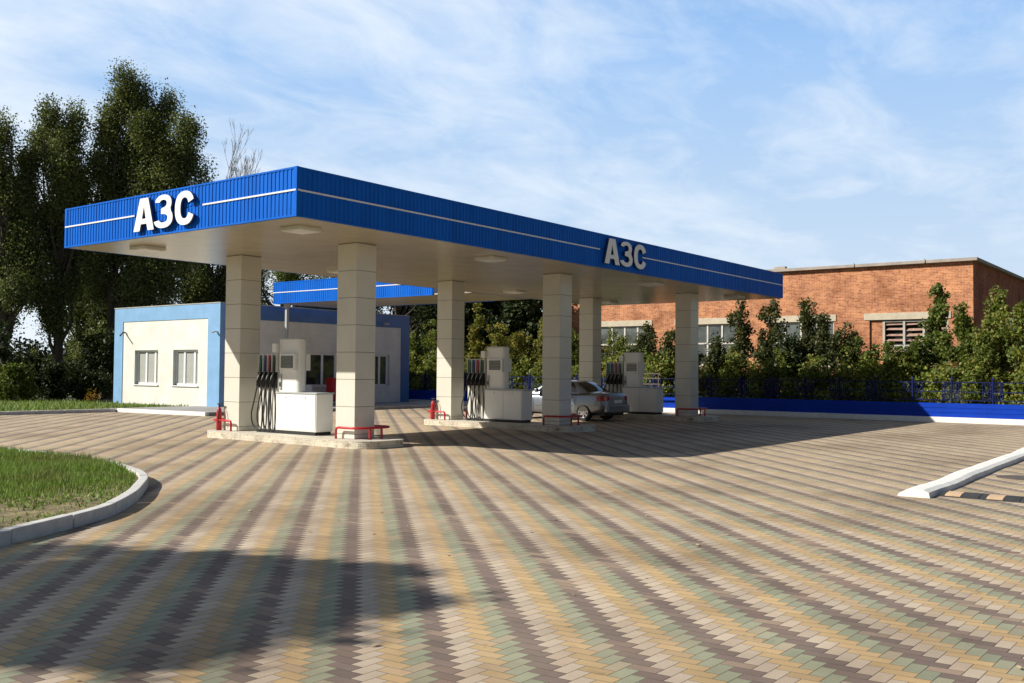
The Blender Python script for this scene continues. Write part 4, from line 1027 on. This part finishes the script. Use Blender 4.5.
S = [
 (412, 41, 330, 18, 'green sapling right of the station corner, partly hidden', 'maple', 8000),
 (430, 46, 318, 20, 'taller yellow green tree between station corner and third column', 'maplelt', 9000),
 (452, 50, 296, 22, 'dark green tree directly behind the third column', 'maple', 9000),
 (478, 44, 302, 18, 'yellowing tree right of the third column', 'yellowleaf', 10000),
 (500, 42, 322, 20, 'bushy yellow green tree above the middle dispenser', 'yellowleaf', 11000),
 (522, 44, 330, 17, 'yellow leaved tree left of the fourth column', 'yellowleaf', 9000),
 (546, 43, 318, 18, 'yellow green tree behind the fourth column', 'yellowleaf', 9000),
 (572, 42, 330, 16, 'narrow green tree between the fourth and fifth columns', 'maple', 7000),
 (592, 41, 336, 15, 'green tree hidden behind the fifth column', 'maple', 6000),
 (606, 42, 345, 12, 'small tree with orange leaves just right of the fifth column', 'orangeleaf', 2600),
 (622, 41, 334, 19, 'loose yellow green tree above the last dispenser', 'maplelt', 7000),
 (648, 40, 322, 20, 'broad dark tree between the last dispenser and the sixth column', 'purpleleaf', 10000),
 (668, 39.5, 330, 16, 'dark tree touching the left side of the sixth column', 'purpleleaf', 7000),
 (690, 40, 345, 16, 'dark tree behind the sixth column', 'darkleaf', 7000),
 (718, 39.6, 338, 18, 'dark low tree right of the sixth column', 'purpleleaf', 8000),
 (741, 40, 298, 16, 'tall thin dark tree under the right tip of the canopy', 'purpleleaf', 8000),
 (771, 40, 300, 17, 'tall dark tree with narrow top below the canopy corner', 'purpleleaf', 9000),
 (790, 39.3, 335, 15, 'short dark tree in the gap between two tall dark ones', 'darkleaf', 6000),
 (806, 40, 296, 14, 'tall narrow tree standing before the second brick building window', 'purpleleaf', 7500),
 (824, 39.8, 312, 13, 'dark tree at the right end of the long lintel', 'purpleleaf', 6500),
 (845, 39.4, 325, 16, 'dark tree against the bare brick wall between two windows', 'purpleleaf', 7500),
 (868, 39.3, 348, 16, 'low green tree below the louvred window', 'maple', 7500),
 (890, 39.0, 352, 17, 'low sunlit bushy tree under the louvred window', 'maplelt', 8500),
 (915, 39.4, 338, 18, 'sunlit tree at the right jamb of the louvred window', 'maple', 9000),
 (938, 40, 277, 17, 'tallest sunlit tree with a long bare tip near the brick corner', 'maple', 11000),
 (962, 39.6, 300, 17, 'sunlit tree right in front of the brick building corner', 'maple', 10000),
 (984, 39.0, 318, 17, 'light green tree just right of the brick corner', 'maplelt', 9000),
 (1000, 40.2, 288, 16, 'tall light tree before the shaded brick end wall', 'maplelt', 9000),
 (1020, 39.3, 302, 17, 'light green tree cut by the right edge of the photo', 'maplelt', 9000),
]
for i, (px, X, yt, hw, lab, m_, n_) in enumerate(S):
    sapling(px, X, yt, hw*1.05, lab, 200+i, M_[m_], n_)
for i, px in enumerate((1050, 1085)):
    sapling(px, 39.6, 300, 17, ('light tree just outside the right edge, near one', 'light tree just outside the right edge, far one')[i], 260+i, M_['maplelt'], 6000)
# low scrub line right behind the fence (continuous hedge)
lob = []
y = 2.
while y < 42:
    hh_ = random.uniform(.9, 1.5); lob.append((38.1+random.uniform(-.4, .6), y, .7, .6, .55, .7)); lob.append((38.6+random.uniform(-.3, .8), y+random.uniform(-.2, .2), hh_+.2, .6, .5, hh_*.85)); y += .5
V, _, _ = leaves(lob, 140000, .12, 3200, .3, .8, 1., 8)
hd = thing('hedge', 'dense green hedge growing right behind the blue railing', 'hedge')
raw_mesh('foliage', V, 4, M_['maplelt'], hd, 4)
# dark big trees further back between the columns
for i, (px, d, yt, hw, lab) in enumerate([(478, 62, 272, 40, 'big dark tree filling the gap behind the third column'), (520, 58, 276, 30, 'big dark tree behind the yellowing trees, left of the brick building'), (425, 70, 272, 30, 'big dark tree right of the station roof'), (498, 66, 268, 34, 'big dark tree far behind the middle dispenser')]):
    b = P_at(px, d); zt = zof(px, yt, d); r0 = hw*d/F_PX
    lobes = [(random.Random(i*9+k).uniform(-.7, .7)*r0, random.Random(i*7+k+50).uniform(-.7, .7)*r0, zt*(.2+.65*(k % 5)/4), r0*.5, r0*.5, zt*.18) for k in range(16)]
    tree('dark_tree', lab, 'tree', b, lobes, 30000, .26, M_['darkleaf'], .22, .6, 'dark trees behind the fence', .8, 300+i, limbs=20)
# tree outside the frame on the left that shades the foreground
SUNX, SUNY = -1.10, .908      # horizontal run towards the sun per metre of height
b = Vector((-6.6, 14.9, 0)); lobes = []
for (px, y, r_, z) in [(20, 590, .95, 8.6), (100, 575, .85, 9.0), (150, 620, .9, 8.3), (190, 565, .7, 9.6), (240, 620, .75, 8.0), (250, 575, .62, 9.2), (285, 600, .6, 8.6), (310, 575, .5, 9.5), (335, 602, .42, 8.2), (215, 592, .7, 9.), (360, 570, .25, 9.0), (380, 604, .2, 8.8), (-60, 600, 1.1, 9.), (-150, 600, 1.2, 8.), (60, 640, .6, 7.8), (150, 655, .35, 8.), (-60, 560, 1.1, 10.)]:
    q = on_z(px, y); lobes.append((q.x+SUNX*z-b.x, q.y+SUNY*z-b.y, z, r_, r_, r_*.55))
tree('shade_tree', 'tall tree standing left of the camera that shades the near paving', 'tree', b, lobes, 42000, .16, M_['maple'], .24, .36, None, .95, 77, limbs=30, trunk_top=8.5, lean=(1.0, -.6))
# ------------------------------------------------------------------ light and sky
sun_dir = Vector((SUNX, SUNY, 1.)).normalized()
sl = bpy.data.lights.new('sun', 'SUN'); sl.energy = 4.8; sl.angle = R(.53); sl.color = (1., .945, .84)
so = bpy.data.objects.new('sun', sl); COL.objects.link(so); so.rotation_euler = sun_dir.to_track_quat('Z', 'Y').to_euler()
wd = bpy.data.worlds.new('World'); scene.world = wd; wd.use_nodes = True; nt = wd.node_tree
bg = nt.nodes['Background']
sky = N(nt, 'ShaderNodeTexSky'); sky.sky_type = 'NISHITA'; sky.sun_disc = False
sky.sun_elevation = math.asin(sun_dir.z); sky.sun_rotation = math.atan2(sun_dir.x, sun_dir.y)
sky.air_density = 1.0; sky.dust_density = .6; sky.ozone_density = 1.6; sky.altitude = 150
tc = N(nt, 'ShaderNodeTexCoord'); sp = N(nt, 'ShaderNodeSeparateXYZ'); nt.links.new(tc.outputs['Generated'], sp.inputs[0])
zz = mth(nt, 'ADD', mth(nt, 'MAXIMUM', sp.outputs[2], 0.), .16)
cu_ = mth(nt, 'DIVIDE', sp.outputs[0], zz); cv_ = mth(nt, 'DIVIDE', sp.outputs[1], zz)
cb = N(nt, 'ShaderNodeCombineXYZ'); nt.links.new(cu_, cb.inputs[0]); nt.links.new(cv_, cb.inputs[1])
mp = N(nt, 'ShaderNodeMapping'); nt.links.new(cb.outputs[0], mp.inputs[0]); mp.inputs['Rotation'].default_value = (0, 0, R(-35)); mp.inputs['Scale'].default_value = (1., 1.5, 1); mp.inputs['Location'].default_value = (.4, 3.1, 0)
n1 = noise(nt, mp.outputs[0], .75, 9, .6)
dn = N(nt, 'ShaderNodeTexNoise'); dn.inputs['Scale'].default_value = 2.4; dn.inputs['Detail'].default_value = 8; dn.inputs['Roughness'].default_value = .62; dn.inputs['Distortion'].default_value = .6
nt.links.new(mp.outputs[0], dn.inputs['Vector'])
mixn = mth(nt, 'ADD', mth(nt, 'MULTIPLY', n1, .62), mth(nt, 'MULTIPLY', dn.outputs[0], .38))
# more cloud towards the left of the view (azimuth), clearer to the right
azi = mth(nt, 'MULTIPLY', mth(nt, 'ADD', mth(nt, 'MULTIPLY', sp.outputs[0], -math.sin(HD)), mth(nt, 'MULTIPLY', sp.outputs[1], math.cos(HD))), .20)
cl = mth(nt, 'ADD', mixn, azi)
cov = ramp(nt, cl, [(.41, (0, 0, 0)), (.52, (.45, .45, .45)), (.64, (.9, .9, .9))])
pn = noise(nt, cb.outputs[0], 2.6, 5, .5)
band = ramp(nt, sp.outputs[2], [(.08, (0, 0, 0)), (.15, (1, 1, 1)), (.24, (1, 1, 1)), (.33, (0, 0, 0))])
puff = mth(nt, 'MULTIPLY', ramp(nt, pn, [(.56, (0, 0, 0)), (.68, (.38, .38, .38))]), band)
cov = mth(nt, 'MAXIMUM', cov, puff)
skyc = mixc(nt, 1., sky.outputs[0], (.58, .60, .64), 'MULTIPLY')
SKYS = .055
CLOUD = (12.2, 13.3, 14.4)
VEIL0, VEIL1, VEIL2 = (10.0, 11.3, 12.7), (7.5, 9.8, 12.7), (3.4, 7.0, 13.0)
hor = mth(nt, 'SQRT', mth(nt, 'ADD', mth(nt, 'MULTIPLY', sp.outputs[0], sp.outputs[0]), mth(nt, 'MULTIPLY', sp.outputs[1], sp.outputs[1])))
fwd = mth(nt, 'DIVIDE', mth(nt, 'ADD', mth(nt, 'MULTIPLY', sp.outputs[0], math.cos(HD+.06)), mth(nt, 'MULTIPLY', sp.outputs[1], math.sin(HD+.06))), mth(nt, 'MAXIMUM', hor, .05))
side = N(nt, 'ShaderNodeMapRange', interpolation_type='SMOOTHSTEP'); nt.links.new(fwd, side.inputs[0]); side.inputs[1].default_value = .30; side.inputs[2].default_value = .80
# thin high veil over the north-east half of the sky, denser towards the horizon
hz = ramp(nt, sp.outputs[2], [(0., (1., 1., 1.)), (.14, (.8, .8, .8)), (.40, (.6, .6, .6)), (.75, (.0, .0, .0))])
hzs = mth(nt, 'MULTIPLY', hz, side.outputs[0])
veil = ramp(nt, sp.outputs[2], [(0., VEIL0), (.15, VEIL1), (.42, VEIL2)])
cv2 = mth(nt, 'MULTIPLY', cov, mth(nt, 'MULTIPLY_ADD', side.outputs[0], .9, .1))
c1 = mixc(nt, mth(nt, 'MINIMUM', mth(nt, 'MULTIPLY', hzs, 1.5), 1.), skyc, veil)
c2 = mixc(nt, cv2, c1, CLOUD)
nt.links.new(c2, bg.inputs[0]); bg.inputs[1].default_value = SKYS
vs_ = scene.view_settings; vs_.view_transform = 'Standard'; vs_.look = 'None'; vs_.exposure = .40; vs_.gamma = 1; vs_.use_curve_mapping = False
scene.cycles.max_bounces = 6; scene.cycles.use_denoising = True
